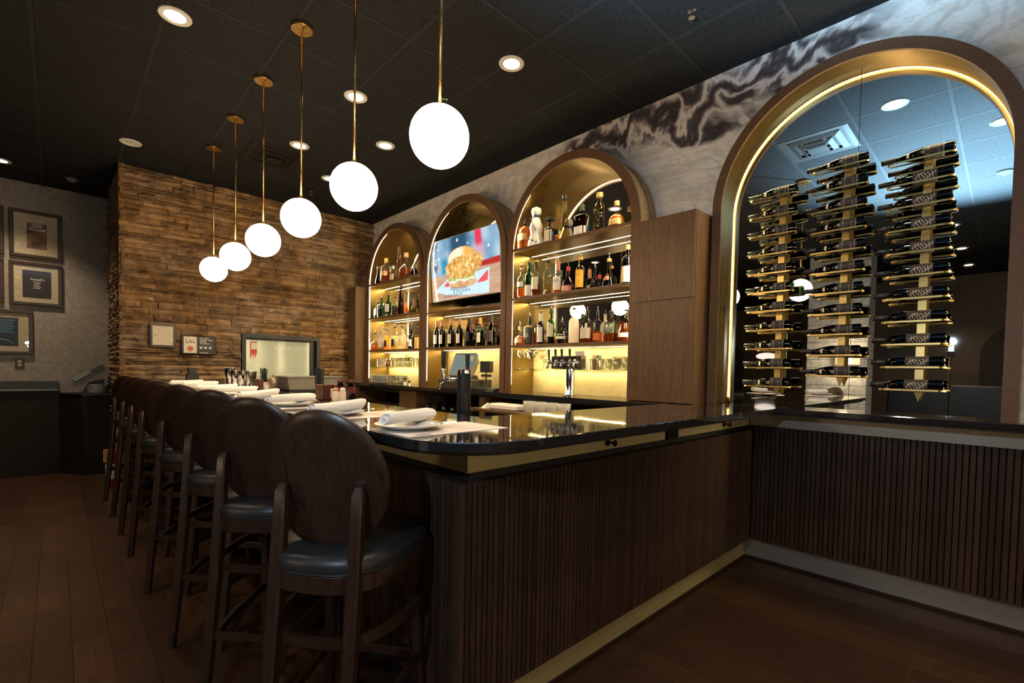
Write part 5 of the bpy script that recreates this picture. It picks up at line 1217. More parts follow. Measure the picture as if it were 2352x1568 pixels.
MB().hexa([(-0.16, -0.11, 0.001), (0.16, -0.11, 0.001), (0.16, 0.11, 0.001), (-0.16, 0.11, 0.001), (-0.20, -0.14, 0.24), (0.20, -0.14, 0.24), (0.20, 0.14, 0.24), (-0.20, 0.14, 0.24)]).build('lower_tub', BLACKP, bu)
MB().hexa([(-0.195, -0.135, 0.241), (0.195, -0.135, 0.241), (0.195, 0.135, 0.241), (-0.195, 0.135, 0.241), (-0.215, -0.15, 0.33), (0.215, -0.15, 0.33), (0.215, 0.15, 0.33), (-0.215, 0.15, 0.33)]).build('upper_tub', plain('grey_tub', (0.26, 0.23, 0.18), 0.5), bu)
MB().cbox(-0.225, 0.225, -0.16, 0.16, 0.33, 0.345, 0.004).build('rim', plain('tub_rim', (0.12, 0.12, 0.10), 0.5), bu)
# ================================================================== BAR STOOLS
def seat_outline(s=1.0, n=40):
    pts = []
    for i in range(n):
        a = 2*PI*i/n; c, d = math.cos(a), math.sin(a)
        x = 0.220*math.copysign(abs(c)**0.74, c)+0.006; y = (0.204+0.024*x/0.21)*math.copysign(abs(d)**0.72, d); pts.append((x*s, y*s))
    return pts
def ring_stack(levels, n=40):
    """levels: (scale, z)"""
    vs, fs = [], []
    for (s, z) in levels: vs += [(x, y, z) for x, y in seat_outline(s, n)]
    for k in range(len(levels)-1):
        for i in range(n): j = (i+1) % n; fs.append((k*n+i, k*n+j, (k+1)*n+j, (k+1)*n+i))
    fs += [tuple(range(n-1,-1,-1)), tuple(range((len(levels)-1)*n, len(levels)*n))]
    return MB().add(vs, fs)
def make_stool():
    t = thing('bar_stool', 'x', 'bar stool', (0, 0, 0), 0, 'bar stools along the bar')
    ring_stack([(0.97, 0.716), (1.0, 0.722), (1.0, 0.742), (0.97, 0.756), (0.90, 0.765), (0.70, 0.770), (0.35, 0.7725)]).build('seat', VINYL, t, 'auto')
    MB().tube([(x, y, 0.7185) for x, y in seat_outline(0.985)], 0.0035, 6, closed=True).build('piping', VINYL, t, True)
    ring_stack([(0.97, 0.664), (0.985, 0.668), (0.985, 0.712), (0.97, 0.716)]).build('apron', STOOLW, t, 'auto')
    # oval backrest, curved and leaning back
    n, m_ = 40, 6; vs, fs = [], []; hw, hh, th = 0.182, 0.204, 0.013
    def bp(r, a, off):
        y = hw*r*math.cos(a); z = hh*r*math.sin(a); lean = -0.17*z; curve = -0.9*y*y + 0.012
        return (-0.142+lean-curve+off, y, 0.950+z*0.985)
    for off in (0, th):
        vs.append(bp(0, 0, off))
        for k in range(1, m_+1):
            for i in range(n): vs.append(bp(k/m_*(0.985 if k == m_ else 1), 2*PI*i/n, off))
    S = 1+m_*n
    for s_ in (0, 1):
        o = s_*S
        for i in range(n):
            j = (i+1) % n; f = (o, o+1+i, o+1+j); fs.append(f if s_ else f[::-1])
            for k in range(m_-1):
                q = (o+1+k*n+i, o+1+(k+1)*n+i, o+1+(k+1)*n+j, o+1+k*n+j); fs.append(q if s_ else q[::-1])
    mid = len(vs)
    for i in range(n): vs.append(bp(1.012, 2*PI*i/n, th/2))
    for i in range(n):
        j = (i+1) % n; a, b = 1+(m_-1)*n+i, 1+(m_-1)*n+j
        fs += [(a, mid+i, mid+j, b), (S+a, S+b, mid+j, mid+i)]
    MB().add(vs, fs).build('backrest', STOOLW, t, True)
    # rear legs run up as back posts
    for s_ in (-1, 1):
        y = 0.112*s_; path = [(-0.275, 0.0), (-0.236, 0.25), (-0.200, 0.52), (-0.180, 0.70), (-0.170, 0.85), (-0.1655, 0.925), (-0.158, 0.945)]
        v, f = [], []
        for k, (x, z) in enumerate(path):
            w = (0.015, 0.0165, 0.018, 0.0185, 0.0175, 0.0165, 0.011)[k]; d = (0.014, 0.017, 0.019, 0.019, 0.016, 0.013, 0.008)[k]; c = w*0.3
            v += [(x-d, y-w+c, z), (x-d+c, y-w, z), (x+d-c, y-w, z), (x+d, y-w+c, z), (x+d, y+w-c, z), (x+d-c, y+w, z), (x-d+c, y+w, z), (x-d, y+w-c, z)]
        for k in range(len(path)-1):
            for i in range(8): j = (i+1) % 8; f.append((k*8+i, k*8+j, (k+1)*8+j, (k+1)*8+i))
        f += [tuple(range(7,-1,-1)), tuple(range((len(path)-1)*8, len(path)*8))]
        MB().add(v, f).build('leg', STOOLW, t, 'auto')
    for s_ in (-1, 1):
        v, f = [], []
        for (x, y, z, w) in ((0.195, 0.178*s_, 0.0, 0.013), (0.175, 0.160*s_, 0.33, 0.0165), (0.152, 0.142*s_, 0.666, 0.0185)):
            c = w*0.3; v += [(x-w, y-w+c, z), (x-w+c, y-w, z), (x+w-c, y-w, z), (x+w, y-w+c, z), (x+w, y+w-c, z), (x+w-c, y+w, z), (x-w+c, y+w, z), (x-w, y+w-c, z)]
        for k in range(2):
            for i in range(8): j = (i+1) % 8; f.append((k*8+i, k*8+j, (k+1)*8+j, (k+1)*8+i))
        f += [tuple(range(7,-1,-1)), tuple(range(16, 24))]
        MB().add(v, f).build('leg', STOOLW, t, 'auto')
    # bentwood hoop below the seat, straight rails lower down
    MB().tube([(x*0.955, y*0.93, 0.535) for x, y in seat_outline(1.0)], 0, closed=True, flat=(0.016, 0.026)).build('bentwood_hoop', STOOLW, t, 'auto')
    for s_ in (-1, 1):
        pts = [(-0.232, 0.112*s_, 0.275), (-0.05, (0.150)*s_, 0.285), (0.175, 0.160*s_, 0.30)]
        MB().tube(pts, 0, flat=(0.015, 0.026)).build('side_rail', STOOLW, t, 'auto')
    fr = MB().tube([(0.178, -0.160, 0.30), (0.178, 0.160, 0.30)], 0, flat=(0.018, 0.030)).build('foot_rail', STOOLW, t)
    MB().box(0.166, 0.190, -0.135, 0.135, 0.3152, 0.3175).build('metal_strip', STEEL, fr)
    MB().tube([(-0.229, -0.110, 0.30), (-0.229, 0.110, 0.30)], 0, flat=(0.014, 0.024)).build('rear_rail', STOOLW, t)
    return t
stool0 = make_stool()
Ls = [(0.449, 1.375), (0.443, 1.993), (0.446, 2.626), (0.431, 3.31), (0.414, 4.02), (0.409, 4.59), (0.404, 5.15), (0.395, 5.765)]
RT = [37, 41, 43, 44, 49, 49, 47, 44]
for i, ((x, y), r_) in enumerate(zip(Ls, RT)):
    s_ = stool0 if i == 0 else copy_tree(stool0); a = math.radians(r_)
    s_.location = (x+0.112*math.sin(a)+0.16*math.cos(a), y-0.112*math.cos(a)+0.16*math.sin(a), 0); s_.rotation_euler = (0, 0, a)
    s_['label'] = NTH[i]+' dark wooden bar stool with oval back and black vinyl seat'+(' in the row' if i else ', largest in view')

# ================================================================== LAMPS
GY = [1.50, 2.205, 2.89, 3.592, 4.298, 5.02]
def pendant():
    t = thing('pendant_lamp', 'x', 'pendant lamp', (1.038, 1.5, ZC-0.001), 0, 'globe pendants over the bar')
    MB().lathe([(0.001, -0.0005), (0.060, -0.0005), (0.060, -0.018), (0.057, -0.0205), (0.008, -0.0205), (0.008, -0.030), (0.001, -0.031)], 32).build('ceiling_canopy', CANOPY, t, 'auto')
    MB().lathe([(0.0058, -0.98), (0.0058, -0.022)], 12).build('stem', CANOPY, t, True)
    MB().lathe([(0.001, -0.968), (0.012, -0.970), (0.014, -0.978), (0.030, -0.982), (0.031, -0.990), (0.001, -0.9905)], 24).build('globe_cap', CANOPY, t, 'auto')
    prof = [(0.11*math.sin(PI*k/24), -1.09+0.11*math.cos(PI*k/24)) for k in range(25)]; prof[0] = (0.0005, prof[0][1]); prof[-1] = (0.0005, prof[-1][1])
    MB().lathe(prof[::-1], 36).build('globe', GLOBE, t, True)
    return t
pd = pendant()
for i, y in enumerate(GY):
    p = pd if i == 0 else copy_tree(pd); p.location = (1.038, y, ZC-0.001); p['label'] = ('nearest', 'second', 'third', 'fourth', 'fifth', 'farthest')[i]+' white globe pendant lamp on a brass stem'
DLIT = [(2.114, 2.269, 'between the pendants and the marble wall, nearest the marble'), (1.58, 3.34, 'seen behind the second pendant stem'), (1.573, 4.422, 'seen behind the third pendant stem'), (2.107, 3.869, 'to the right of the third pendant stem'), (2.067, 4.96, 'half hidden by the second globe'), (0.499, 3.317, 'large at the upper left of the ceiling'), (2.12, 0.64, 'reflected large at the top of the wine niche mirror'), (1.28, 0.10, 'reflected at the right rim of the wine niche mirror'),
        (-0.381, 6.889, 'at the far left edge by the grey wall'), (-1.8, 0.58, 'first of the row behind the viewer'), (-3.35, 0.57, 'second of the row behind the viewer'), (-4.85, 0.56, 'third of the row behind the viewer'), (-6.35, 0.55, 'fourth of the row behind the viewer'), (-4.9, 3.98, 'over the rear tables'), (-6.5, 2.2, 'over the rear booth'),
        (2.35, -1.05, 'added out of view right of the viewer, by the wine niche'), (0.85, -1.05, 'added out of view right of the viewer, second from the niche'), (-0.65, -1.05, 'added out of view right of the viewer, third from the niche'), (-0.55, 5.2, 'added out of view over the left aisle'), (-0.55, 3.0, 'added out of view above the left aisle, nearer the viewer')]  # unseen downlights added here; the row on the right lights the bar front
tr_me = MB().lathe([(0.052, -0.0035), (0.056, -0.006), (0.078, -0.005), (0.081, -0.0005), (0.081, 0.001), (0.050, 0.001)], 36, cap=False).mesh('trim_ring', WHITEP, 'auto')
ln_me = MB().lathe([(0.0005, -0.0025), (0.053, -0.0025)], 36, cap=False).mesh('lens', DOWNE)
ld = bpy.data.lights.new('downlight_bulb', 'SPOT'); ld.energy = DOWN_W; ld.color = (1.0, 0.74, 0.46); ld.spot_size = math.radians(105); ld.spot_blend = 0.7; ld.shadow_soft_size = 0.045
ldw = ld.copy(); ldw.energy = DOWN_W*2.4; ldr = ld.copy(); ldr.energy = DOWN_W*0.5
for (x, y, w) in DLIT:
    t = thing('downlight', 'lit round recessed downlight '+w, 'downlight', (x, y, ZC), 0, 'recessed ceiling downlights')
    obj('trim_ring', tr_me, t); obj('lens', ln_me, t)
    lo = bpy.data.objects.new('downlight_bulb', ld if y > -1 and not (x < -0.3 and y > 6) else (ldw if y > 0 else ldr)); COL.objects.link(lo); lo.parent = t; lo.location = (0, 0, -0.012)
t = thing('downlight', 'unlit round recessed downlight above the grey wall', 'downlight', (0.492, 5.46, ZC), 0, 'recessed ceiling downlights')
obj('trim_ring', tr_me, t); MB().lathe([(0.053, -0.003), (0.03, 0.0), (0.001, 0.001)], 24, cap=False).build('reflector', WHITEP, t, True)
# LED boards light the arches; flash unit on a stand behind the viewer
FX = Vector((-0.44, 0.445, 1.575))
ft = thing('flash_stand', 'black light stand with a bare camera flash pointed at the ceiling', 'light stand', (FX.x, FX.y, 0), 0)
MB().cyl(0, 0, 0.12, 1.50, 0.011, 12).build('pole', BLACKM, ft)
for k in range(3):
    a = 2*PI*k/3+0.3; MB().tube([(0, 0, 0.32), (0.42*math.cos(a), 0.42*math.sin(a), 0.008)], 0.008, 8).build('leg', BLACKM, ft)
MB().cbox(-0.035, 0.035, -0.03, 0.03, 1.50, 1.56, 0.004).build('flash_body', BLACKP, ft)
MB().lathe([(0.016, 1.56), (0.018, 1.60), (0.012, 1.615), (0.001, 1.62)], 16).build('flash_tube', emit('flash_light', (0.72, 0.88, 1.0), 60.0), ft, True)
fl = bpy.data.lights.new('flash_burst', 'SPOT'); fl.energy = FLASH_W; fl.color = (0.37, 0.71, 1.0); fl.spot_size = math.radians(96); fl.spot_blend = 0.9; fl.shadow_soft_size = 0.04
fo = bpy.data.objects.new('flash_burst', fl); COL.objects.link(fo); fo.parent = ft; fo.location = (0.0, 0, 1.64)
fp = bpy.data.lights.new('flash_spill', 'POINT'); fp.energy = 40.0; fp.color = (0.66, 0.84, 1.0); fp.shadow_soft_size = 0.03
fq = bpy.data.objects.new('flash_spill', fp); COL.objects.link(fq); fq.parent = ft; fq.location = (0, 0, 1.66)
fo.rotation_euler = (Vector((0.30, 0.25, ZC))-Vector((FX.x, FX.y, 1.64))).to_track_quat('-Z', 'Y').to_euler()

# ceiling vents, sprinklers, detectors
def vent(x, y, lab, mat, s=0.25):
    t = thing('ceiling_vent', lab, 'vent', (x, y, ZC-0.002), 0)
    for k, (r0, r1, z) in enumerate(((s, s-0.035, -0.003), (s-0.06, s-0.10, -0.022), (s-0.125, s-0.16, -0.036))):
        v, f = [], []
        for (r_, zz) in ((r0, 0 if k == 0 else z+0.016), (r1, z)): v += [(-r_, -r_, zz), (r_, -r_, zz), (r_, r_, zz), (-r_, r_, zz)]
        for i in range(4): j = (i+1) % 4; f.append((i, j, 4+j, 4+i))
        MB().add(v, f).build('vent_frame' if k == 0 else 'louvre', mat, t, fix=False)
    MB().box(-s+0.03, s-0.03, -s+0.03, s-0.03, -0.0012, -0.0004).build('duct_opening', SUBTOP, t)
    MB().cbox(-0.07, 0.07, -0.07, 0.07, -0.045, -0.040, 0.002).build('centre_plate', mat, t)
    return t
vent(1.80, 1.19, 'square louvred ceiling vent reflected at the upper left of the wine niche', plain('grey_vent', (0.012, 0.012, 0.012), 0.6))
vent(1.49, 4.83, 'black square ceiling vent behind the pendant stems', BLACKM)
for (x, y, lab) in ((2.053, 2.904, 'chrome sprinkler head above the nearest globe'), (2.077, 5.475, 'chrome sprinkler head between second and third globes'), (2.49, 1.255, 'chrome sprinkler head near the marble wall')):
    t = thing('sprinkler', lab, 'sprinkler', (x, y, ZC), 0)
    MB().lathe([(0.022, 0), (0.022, -0.004), (0.008, -0.006), (0.007, -0.022), (0.001, -0.023)], 16).build('body', CHROME, t, 'auto'); MB().lathe([(0.001, -0.036), (0.018, -0.037), (0.018, -0.039), (0.001, -0.0395)], 12).build('deflector', CHROME, t)
    MB().tube([(0.007, 0, -0.02), (0.010, 0, -0.03), (0.003, 0, -0.038)], 0.0018, 6).tube([(-0.007, 0, -0.02), (-0.010, 0, -0.03), (-0.003, 0, -0.038)], 0.0018, 6).build('yoke', CHROME, t)
for (x, y, lab) in ((0.136, 6.99, 'small dome detector on the ceiling by the stone wall corner'), (0.03, 0.10, 'dome detector reflected at the right of the niche mirror')):
    t = thing('smoke_detector', lab, 'detector', (x, y, ZC), 0); MB().lathe([(0.055, 0), (0.055, -0.012), (0.045, -0.02), (0.03, -0.034), (0.001, -0.04)], 24).build('dome', plain('detector_shell', (0.16, 0.16, 0.16), 0.4), t, 'auto'); MB().lathe([(0.061, 0.0), (0.061, -0.006), (0.056, -0.006)], 24, cap=False).build('base', BLACKP, t)

# ================================================================== STONE WALL THINGS
YW = YS-0.035
t = thing('framed_certificate', 'pale framed certificate hung on the stone wall', 'frame', (0.793, YW-0.004, 1.437), 0, None, True)
for (x0, x1, z0, z1) in ((0.687, 0.899, 1.655, 1.678), (0.687, 0.899, 1.437, 1.457), (0.687, 0.705, 1.457, 1.655), (0.881, 0.899, 1.457, 1.655)): MB().box(x0, x1, YW-0.022, YW-0.002, z0, z1).build('frame_rail', FRAMEW, t)
q = MB().box(0.705, 0.881, YW-0.012, YW-0.004, 1.457, 1.655).build('paper', plain('certificate_paper', (0.62, 0.55, 0.43), 0.7), t)
s_ = MB()
for k in range(9): s_.box(0.745+0.004*(k % 3), 0.865-0.006*(k % 4), YW-0.0128, YW-0.0122, 1.635-0.018*k, 1.637-0.018*k)
s_.build('print', plain('certificate_print', (0.35, 0.29, 0.22), 0.8), q)
MB().tube([(0.735+0.012*math.cos(2*PI*k/16), YW-0.0128, 1.56+0.012*math.sin(2*PI*k/16)) for k in range(16)], 0.0015, 5, closed=True).build('seal', INK, q)
t = thing('beer_tin_sign', 'dark tin beer sign with a white can printed at its left', 'sign', (1.107, YW-0.004, 1.375), 0, None, True)
MB().cbox(0.945, 1.266, YW-0.020, YW-0.002, 1.373, 1.570, 0.006).build('panel', plain('sign_tin', (0.012, 0.013, 0.022), 0.4), t)
can = MB().cbox(0.968, 1.085, YW-0.0245, YW-0.0202, 1.385, 1.560, 0.002).build('printed_can', plain('can_print', (0.66, 0.60, 0.48), 0.5), t)
RNG = lambda r0, r1, y, mat, nm: MB().add([(1.026+r_*math.cos(2*PI*k/28), y, 1.432+r_*math.sin(2*PI*k/28)) for r_ in (r0, r1) for k in range(28)], [(k, (k+1) % 28, 28+(k+1) % 28, 28+k) for k in range(28)]).build(nm, mat, can, fix=False)
RNG(0.0, 0.020, YW-0.0255, REDL, 'seal_centre'); RNG(0.023, 0.030, YW-0.0255, plain('seal_brown', (0.30, 0.12, 0.07), 0.5), 'seal_ring')
tx(text_mesh('lettering', 'Lite', 0.062, plain('navy_ink', (0.012, 0.014, 0.03), 0.5), sx=0.95), can, (1.026, YW-0.0252, 1.508), RY)
for k, ln in enumerate(("IT'S NOT", 'MILLER TIME', 'UNTIL', "YOU'RE 21.")): tx(text_mesh('lettering', ln, 0.0215, WHITEI, align='LEFT'), t, (1.112, YW-0.0205, 1.545-0.0185*k), RY)
for k in range(3): MB().cbox(1.112+0.042*k, 1.135+0.042*k, YW-0.0212, YW-0.0202, 1.436, 1.452, 0.0004).build('badge', WHITEI, t)
MB().box(1.112, 1.19, YW-0.021, YW-0.0202, 1.390, 1.394).build('small_print', WHITEI, t)
MB().box(1.112, 1.238, YW-0.021, YW-0.0202, 1.461, 1.4625).build('rule', WHITEI, t)

# ================================================================== LEFT WALL
def picture(x0, x1, z0, z1, lab, inner, art, mat_col=(0.42, 0.36, 0.28), fw_=0.036):
    t = thing('picture_frame', lab, 'picture', ((x0+x1)/2, YG-0.0005, z0), 0, 'framed pictures on the grey wall', True)
    for (a, b, c, d) in ((x0, x1, z1-fw_, z1), (x0, x1, z0, z0+fw_), (x0, x0+fw_, z0+fw_, z1-fw_), (x1-fw_, x1, z0+fw_, z1-fw_)):
        MB().cbox(a, b, YG-0.032, YG-0.002, c, d, 0.005).build('frame_rail', FRAMEW, t)
    MB().box(x0+fw_, x1-fw_, YG-0.014, YG-0.006, z0+fw_, z1-fw_).build('mat_board', plain('mat_board_'+lab[:5], mat_col, 0.8), t)
    a0, a1, c0, c1 = inner; p = MB().box(a0, a1, YG-0.0165, YG-0.0142, c0, c1).build('print', art, t)
    MB().box(x0+fw_, x1-fw_, YG-0.0215, YG-0.0205, z0+fw_, z1-fw_).build('glazing', CLEARG, t)
    return t, p
ART1 = plain('alley_print', (0.14, 0.085, 0.065), 0.6, 0, 0.3, 0.9, 9); ART2 = plain('dark_menu_print', (0.022, 0.018, 0.026), 0.5)
t, p = picture(-0.360, 0.058, 2.408, 2.925, 'upper picture: wide mat round a small brown alley print', (-0.225, -0.065, 2.515, 2.795), ART1)
tx(text_mesh('lettering', 'Fratelli', 0.048, WHITEI, shear=0.3), p, (-0.145, YG-0.0172, 2.725), RY); MB().box(-0.185, -0.10, YG-0.0171, YG-0.0166, 2.745, 2.79).build('sky_patch', plain('sky_print', (0.30, 0.28, 0.27), 0.6), p)
t, p = picture(-0.366, 0.058, 1.884, 2.362, 'middle picture: near-black square print with white script', (-0.262, -0.035, 1.972, 2.272), ART2)
tx(text_mesh('lettering', "Fratelli's", 0.034, WHITEI, shear=0.3), p, (-0.148, YG-0.0172, 2.175), RY)
for k in range(5): MB().box(-0.148-0.03+0.006*(k % 2), -0.148+0.03-0.006*(k % 3), YG-0.0171, YG-0.0166, 2.145-0.017*k, 2.149-0.017*k).build('print_line', WHITEI, p)
t, p = picture(-0.62, -0.182, 1.338, 1.822, 'lower picture: blue advert print with pale lines, cut by the left edge', (-0.50, -0.300, 1.43, 1.735), plain('blue_print', (0.012, 0.022, 0.05), 0.5))
BL = plain('pale_blue_ink', (0.12, 0.28, 0.50), 0.6)
for k in range(7): MB().box(-0.48, -0.325-0.01*(k % 3), YG-0.0171, YG-0.0166, 1.705-0.022*k, 1.713-0.022*k).build('print_line', BL, p)
MB().tube([(-0.45, YG-0.0172, 1.50), (-0.40, YG-0.0172, 1.495), (-0.36, YG-0.0172, 1.475), (-0.345, YG-0.0172, 1.455)], 0.004, 6).build('print_swirl', plain('cyan_ink', (0.02, 0.35, 0.40), 0.5), p)
picture(-0.86, -0.396, 2.41, 2.93, 'picture at the left edge, beside the alley print', (-0.72, -0.54, 2.52, 2.80), ART1); picture(-0.86, -0.400, 1.89, 2.37, 'picture at the left edge, beside the near-black print', (-0.74, -0.52, 1.98, 2.27), ART2)
t = thing('wall_outlet', 'black duplex outlet plate on the grey wall under the pictures', 'outlet', (-0.292, YG-0.0005, 1.186), 0, None, True)
MB().cbox(-0.330, -0.255, YG-0.008, YG-0.001, 1.186, 1.298, 0.002).build('plate', BLACKP, t)
for z in (1.262, 1.222): MB().lathe([(0.001, 0.003), (0.016, 0.003), (0.017, 0)], 18).xf(Matrix.Translation((-0.2925, YG-0.0082, z)) @ Matrix.Rotation(PI/2, 4, 'X')).build('socket', plain('ivory_socket', (0.34, 0.31, 0.25), 0.5), t)
# dark service counter and low divider
hs = thing('service_stand', 'black service stand with a lower base band beside the stone wall', 'stand', (0.23, 7.25, 0), 0, None, True)
hp = [(0.435, 7.165), (0.435, YG-0.003), (0.03, YG-0.003), (0.03, 7.42), (0.205, 7.13), (0.30, 7.13)]
hp = [(0.445, 7.145), (0.445, YG-0.003), (0.03, YG-0.003), (0.03, 7.47), (0.205, 7.145)]
MB().prism(hp, 0.07, 0.895).build('body', DARKW, hs)
grow = [(0.449, 7.138), (0.449, YG-0.002), (0.024, YG-0.002), (0.024, 7.466), (0.201, 7.138)]
MB().prism([(x, y-0.012) if y < 7.5 else (x, y) for x, y in grow], 0.0, 0.075).build('base_band', DARKW, hs)
MB().prism([(x, y-0.006) if y < 7.5 else (x, y) for x, y in grow], 0.895, 0.915).build('top', BLACKP, hs)
dv = thing('low_divider', 'black panelled low divider under the pictures', 'divider', (-1.0, 7.4, 0), 0, None, True)
MB().box(-3.2, 0.02, 7.44, YG-0.003, 0.0, 0.93).build('body', DARKW, dv); MB().cbox(-3.2, 0.022, 7.415, YG-0.003, 0.93, 0.955, 0.006).build('cap_rail', BLACKP, dv); MB().box(-3.2, 0.02, 7.53, YG-0.003, 0.955, 1.045).build('back_ledge', BLACKP, dv)
po = thing('order_terminal', 'grey tilted order terminal standing on the black service stand', 'terminal', (0.30, 7.35, 0.915), 0)
MB().hexa([(-0.09, -0.10, 0.001), (0.10, -0.10, 0.001), (0.10, 0.10, 0.001), (-0.09, 0.10, 0.001), (-0.03, -0.07, 0.12), (0.10, -0.07, 0.16), (0.10, 0.07, 0.16), (-0.03, 0.07, 0.12)]).build('foot', BLACKP, po)
T2 = Matrix.Translation((-0.17, 0, 0.115)) @ Matrix.Rotation(-0.62, 4, 'Y')
q = MB().box(0, 0.33, -0.13, 0.13, -0.04, 0.035); q.xf(T2); q.build('housing', plain('terminal_shell', (0.075, 0.085, 0.08), 0.5), po)
q = MB().box(0.02, 0.22, -0.11, 0.11, 0.0351, 0.0365); q.xf(T2); q.build('screen', plain('grey_screen', (0.20, 0.22, 0.21), 0.2), po)
q = MB().box(0.0, 0.01, -0.134, -0.1305, 0.004, 0.031).box(0.03, 0.20, -0.1335, -0.1305, 0.006, 0.029); q.xf(T2); q.build('side_panel', plain('pale_panel', (0.28, 0.30, 0.29), 0.5), po)
pm_ = MB().lathe([(0.05, 0), (0.056, 0.003), (0.088, 0.010), (0.089, 0.012), (0.05, 0.005), (0.001, 0.004)], 24).mesh('service_plate', CHINA, True)
for k in range(9): q = obj('service_plate', pm_, None, (0.335, 7.235, 0.9155+0.0115*k)); tag(q, 'plate in the stack standing on the black service stand', 'plate', 'plates on the service stand')
fx = thing('fire_extinguisher', 'red fire extinguisher with yellow tag by the stone wall', 'extinguisher', (0.405, 6.30, 0), 0)
MB().lathe([(0.050, 0.0), (0.055, 0.01), (0.055, 0.30), (0.045, 0.345), (0.018, 0.37), (0.016, 0.385)], 22).build('cylinder', plain('extinguisher_red', (0.30, 0.018, 0.012), 0.3), fx, 'auto')
MB().lathe([(0.0555, 0.09), (0.0555, 0.24)], 22, cap=False).build('paper_label', WHITEL, fx, True)
MB().cbox(-0.02, 0.05, -0.012, 0.012, 0.385, 0.42, 0.003).cbox(-0.02, 0.06, -0.010, 0.010, 0.435, 0.447, 0.002).build('valve', CHROME, fx)
MB().tube([(0.02, 0, 0.40), (0.07, 0, 0.38), (0.075, 0, 0.2), (0.068, 0, 0.08)], 0.008, 8).build('hose', BLACKP, fx, True)
tg = MB().cbox(-0.075, -0.005, -0.066, -0.064, 0.27, 0.40, 0.0006).build('inspection_tag', YELLOWL, fx); s_ = MB()
for k in range(5): s_.box(-0.065, -0.02, -0.0672, -0.0664, 0.285+0.022*k, 0.293+0.022*k)
s_.build('tag_print', INK, tg)

# ================================================================== ROOM SEEN IN THE NICHE MIRROR
cw = struct('wall_column', MB().box(-3.05, -2.62, 1.56, 2.36, 0, ZC), SUBTOP)
for k in range(23):
    z = 0.14*k
    if z+0.13 < ZC: MB().cbox(-2.62, -2.60, 1.555, 2.365, z+0.002, z+0.137, 0.003).build('board', SHIP, cw)
for k in range(23):
    z = 0.14*k
    if z+0.13 < ZC: MB().cbox(-3.055, -2.60, 1.538, 1.559, z+0.002, z+0.137, 0.003).build('board', SHIP, cw)
def sconce(x, y, z, ax, lab):
    lp = thing('wall_sconce', lab, 'lamp', (x, y, z-0.08), 0 if ax == 'x' else PI/2)
    MB().box(0.0005, 0.015, -0.06, 0.06, 0.0, 0.16).build('back_plate', BLACKM, lp)
    MB().box(0.015, 0.10, -0.15, 0.15, 0.015, 0.145).build('shade', MATS.get('sconce_shade') or emit('sconce_shade', (1.0, 0.64, 0.30), 2.2), lp)
    for (z0, z1) in ((0.012, 0.0148), (0.1452, 0.148)): MB().box(0.012, 0.102, -0.153, 0.153, z0, z1).build('shade_rim', BLACKM, lp)
    lt = MATS.get('_sl') or bpy.data.lights.new('sconce_bulb', 'POINT'); MATS['_sl'] = lt; lt.energy = 28.0; lt.color = (1.0, 0.74, 0.44); lt.shadow_soft_size = 0.08
    lo = bpy.data.objects.new('sconce_bulb', lt); COL.objects.link(lo); lo.parent = lp; lo.location = (0.19, 0, 0.08)
sconce(-2.60, 1.78, 1.52, 'x', 'warm shaded wall lamp on the white boarded column, seen in the niche mirror')
for k, x in enumerate((2.4, 0.9, -0.6)): sconce(x, YN, 1.35, 'y', ('first', 'second', 'third')[k]+' added unseen warm wall lamp from the niche on the wall right of the viewer')  # unseen lamps added to light the fascia, slats and toe kick
wr = thing('wall_plaque', 'round carved plaque on the rear wall, seen in the niche mirror', 'plaque', (-5.9, 1.60, 1.90), 0, None, True)
struct('wall_partition', MB().box(-6.05, -5.93, -2.5, 2.1, 0, ZC), TANW)
MB().lathe([(0.001, 0.02), (0.28, 0.02), (0.33, 0.012), (0.33, 0)], 32).xf(Matrix.Translation((-5.929, 1.60, 1.90)) @ Matrix.Rotation(PI/2, 4, 'Y')).build('disc', plain('plaque_grey', (0.09, 0.08, 0.07), 0.6), wr, 'auto')
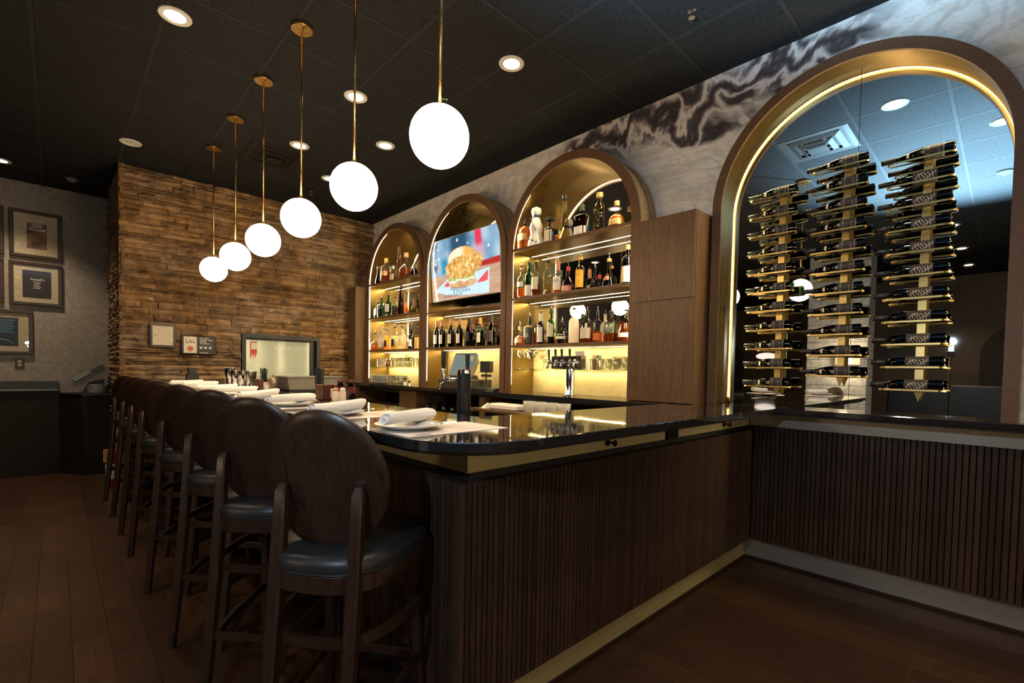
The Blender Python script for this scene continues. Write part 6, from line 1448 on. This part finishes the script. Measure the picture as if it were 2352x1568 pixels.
for k in range(8):
    a = 0.5+0.28*k; MB().tube([(-5.905, 1.60+0.05*math.cos(a), 1.90+0.05*math.sin(a)), (-5.90, 1.60+0.28*math.cos(a+0.35), 1.90+0.28*math.sin(a+0.35))], 0.006, 6).build('rib', plain('plaque_rib', (0.16, 0.14, 0.12), 0.6) if k == 0 else MATS['plaque_rib'], wr)
bo = thing('booth_bench', 'black booth bench with high back behind the viewer, seen in the niche mirror', 'bench', (-3.6, 0.2, 0), 0, None, True)
MB().cbox(-4.0, -3.85, -2.2, 1.45, 0.0, 1.16, 0.02).build('back', VINYL, bo); MB().cbox(-3.85, -3.35, -2.2, 1.45, 0.30, 0.46, 0.03).build('seat', VINYL, bo); MB().box(-3.85, -3.40, -2.2, 1.45, 0.0, 0.30).build('plinth', DARKW, bo)
sg = thing('lit_oval_sign', 'small lit oval sign with red rim on the rear wall, seen in the niche mirror', 'sign', (-8.55, 4.95, 1.8), 0, None, True)
MB().lathe([(0.001, 0.05), (0.14, 0.05), (0.16, 0.04), (0.16, 0)], 28).xf(Matrix.Translation((XR+0.0005, 4.95, 1.82)) @ Matrix.Diagonal((1, 2.2, 0.75, 1)) @ Matrix.Rotation(PI/2, 4, 'Y')).build('rim', REDL, sg, 'auto')
MB().lathe([(0.001, 0.056), (0.13, 0.056), (0.132, 0.05)], 28).xf(Matrix.Translation((XR+0.0005, 4.95, 1.82)) @ Matrix.Diagonal((1, 2.2, 0.75, 1)) @ Matrix.Rotation(PI/2, 4, 'Y')).build('lit_face', emit('oval_sign_face', (1.0, 0.85, 0.72), 1.3), sg)
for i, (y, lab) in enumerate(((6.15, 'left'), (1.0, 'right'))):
    t = thing('arched_shade_panel', 'dark panel painted as arched shading on the rear wall, '+lab+' one in the niche mirror', 'panel', (XR+0.02 if i == 0 else -5.92, y if i == 0 else -0.15, 0), 0, None, True)
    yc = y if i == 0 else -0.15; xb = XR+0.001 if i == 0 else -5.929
    MB().prism_x(arch_line(yc, 1.7, 0.55, 0.0, 20), xb, xb+0.02).build('panel', plain('arch_shade_'+lab, (0.045, 0.037, 0.03), 0.8), t)  # flat dark panel stands in for the arched shading on the wall
for o in list(bpy.data.objects):
    if '_org' in o: del o['_org']
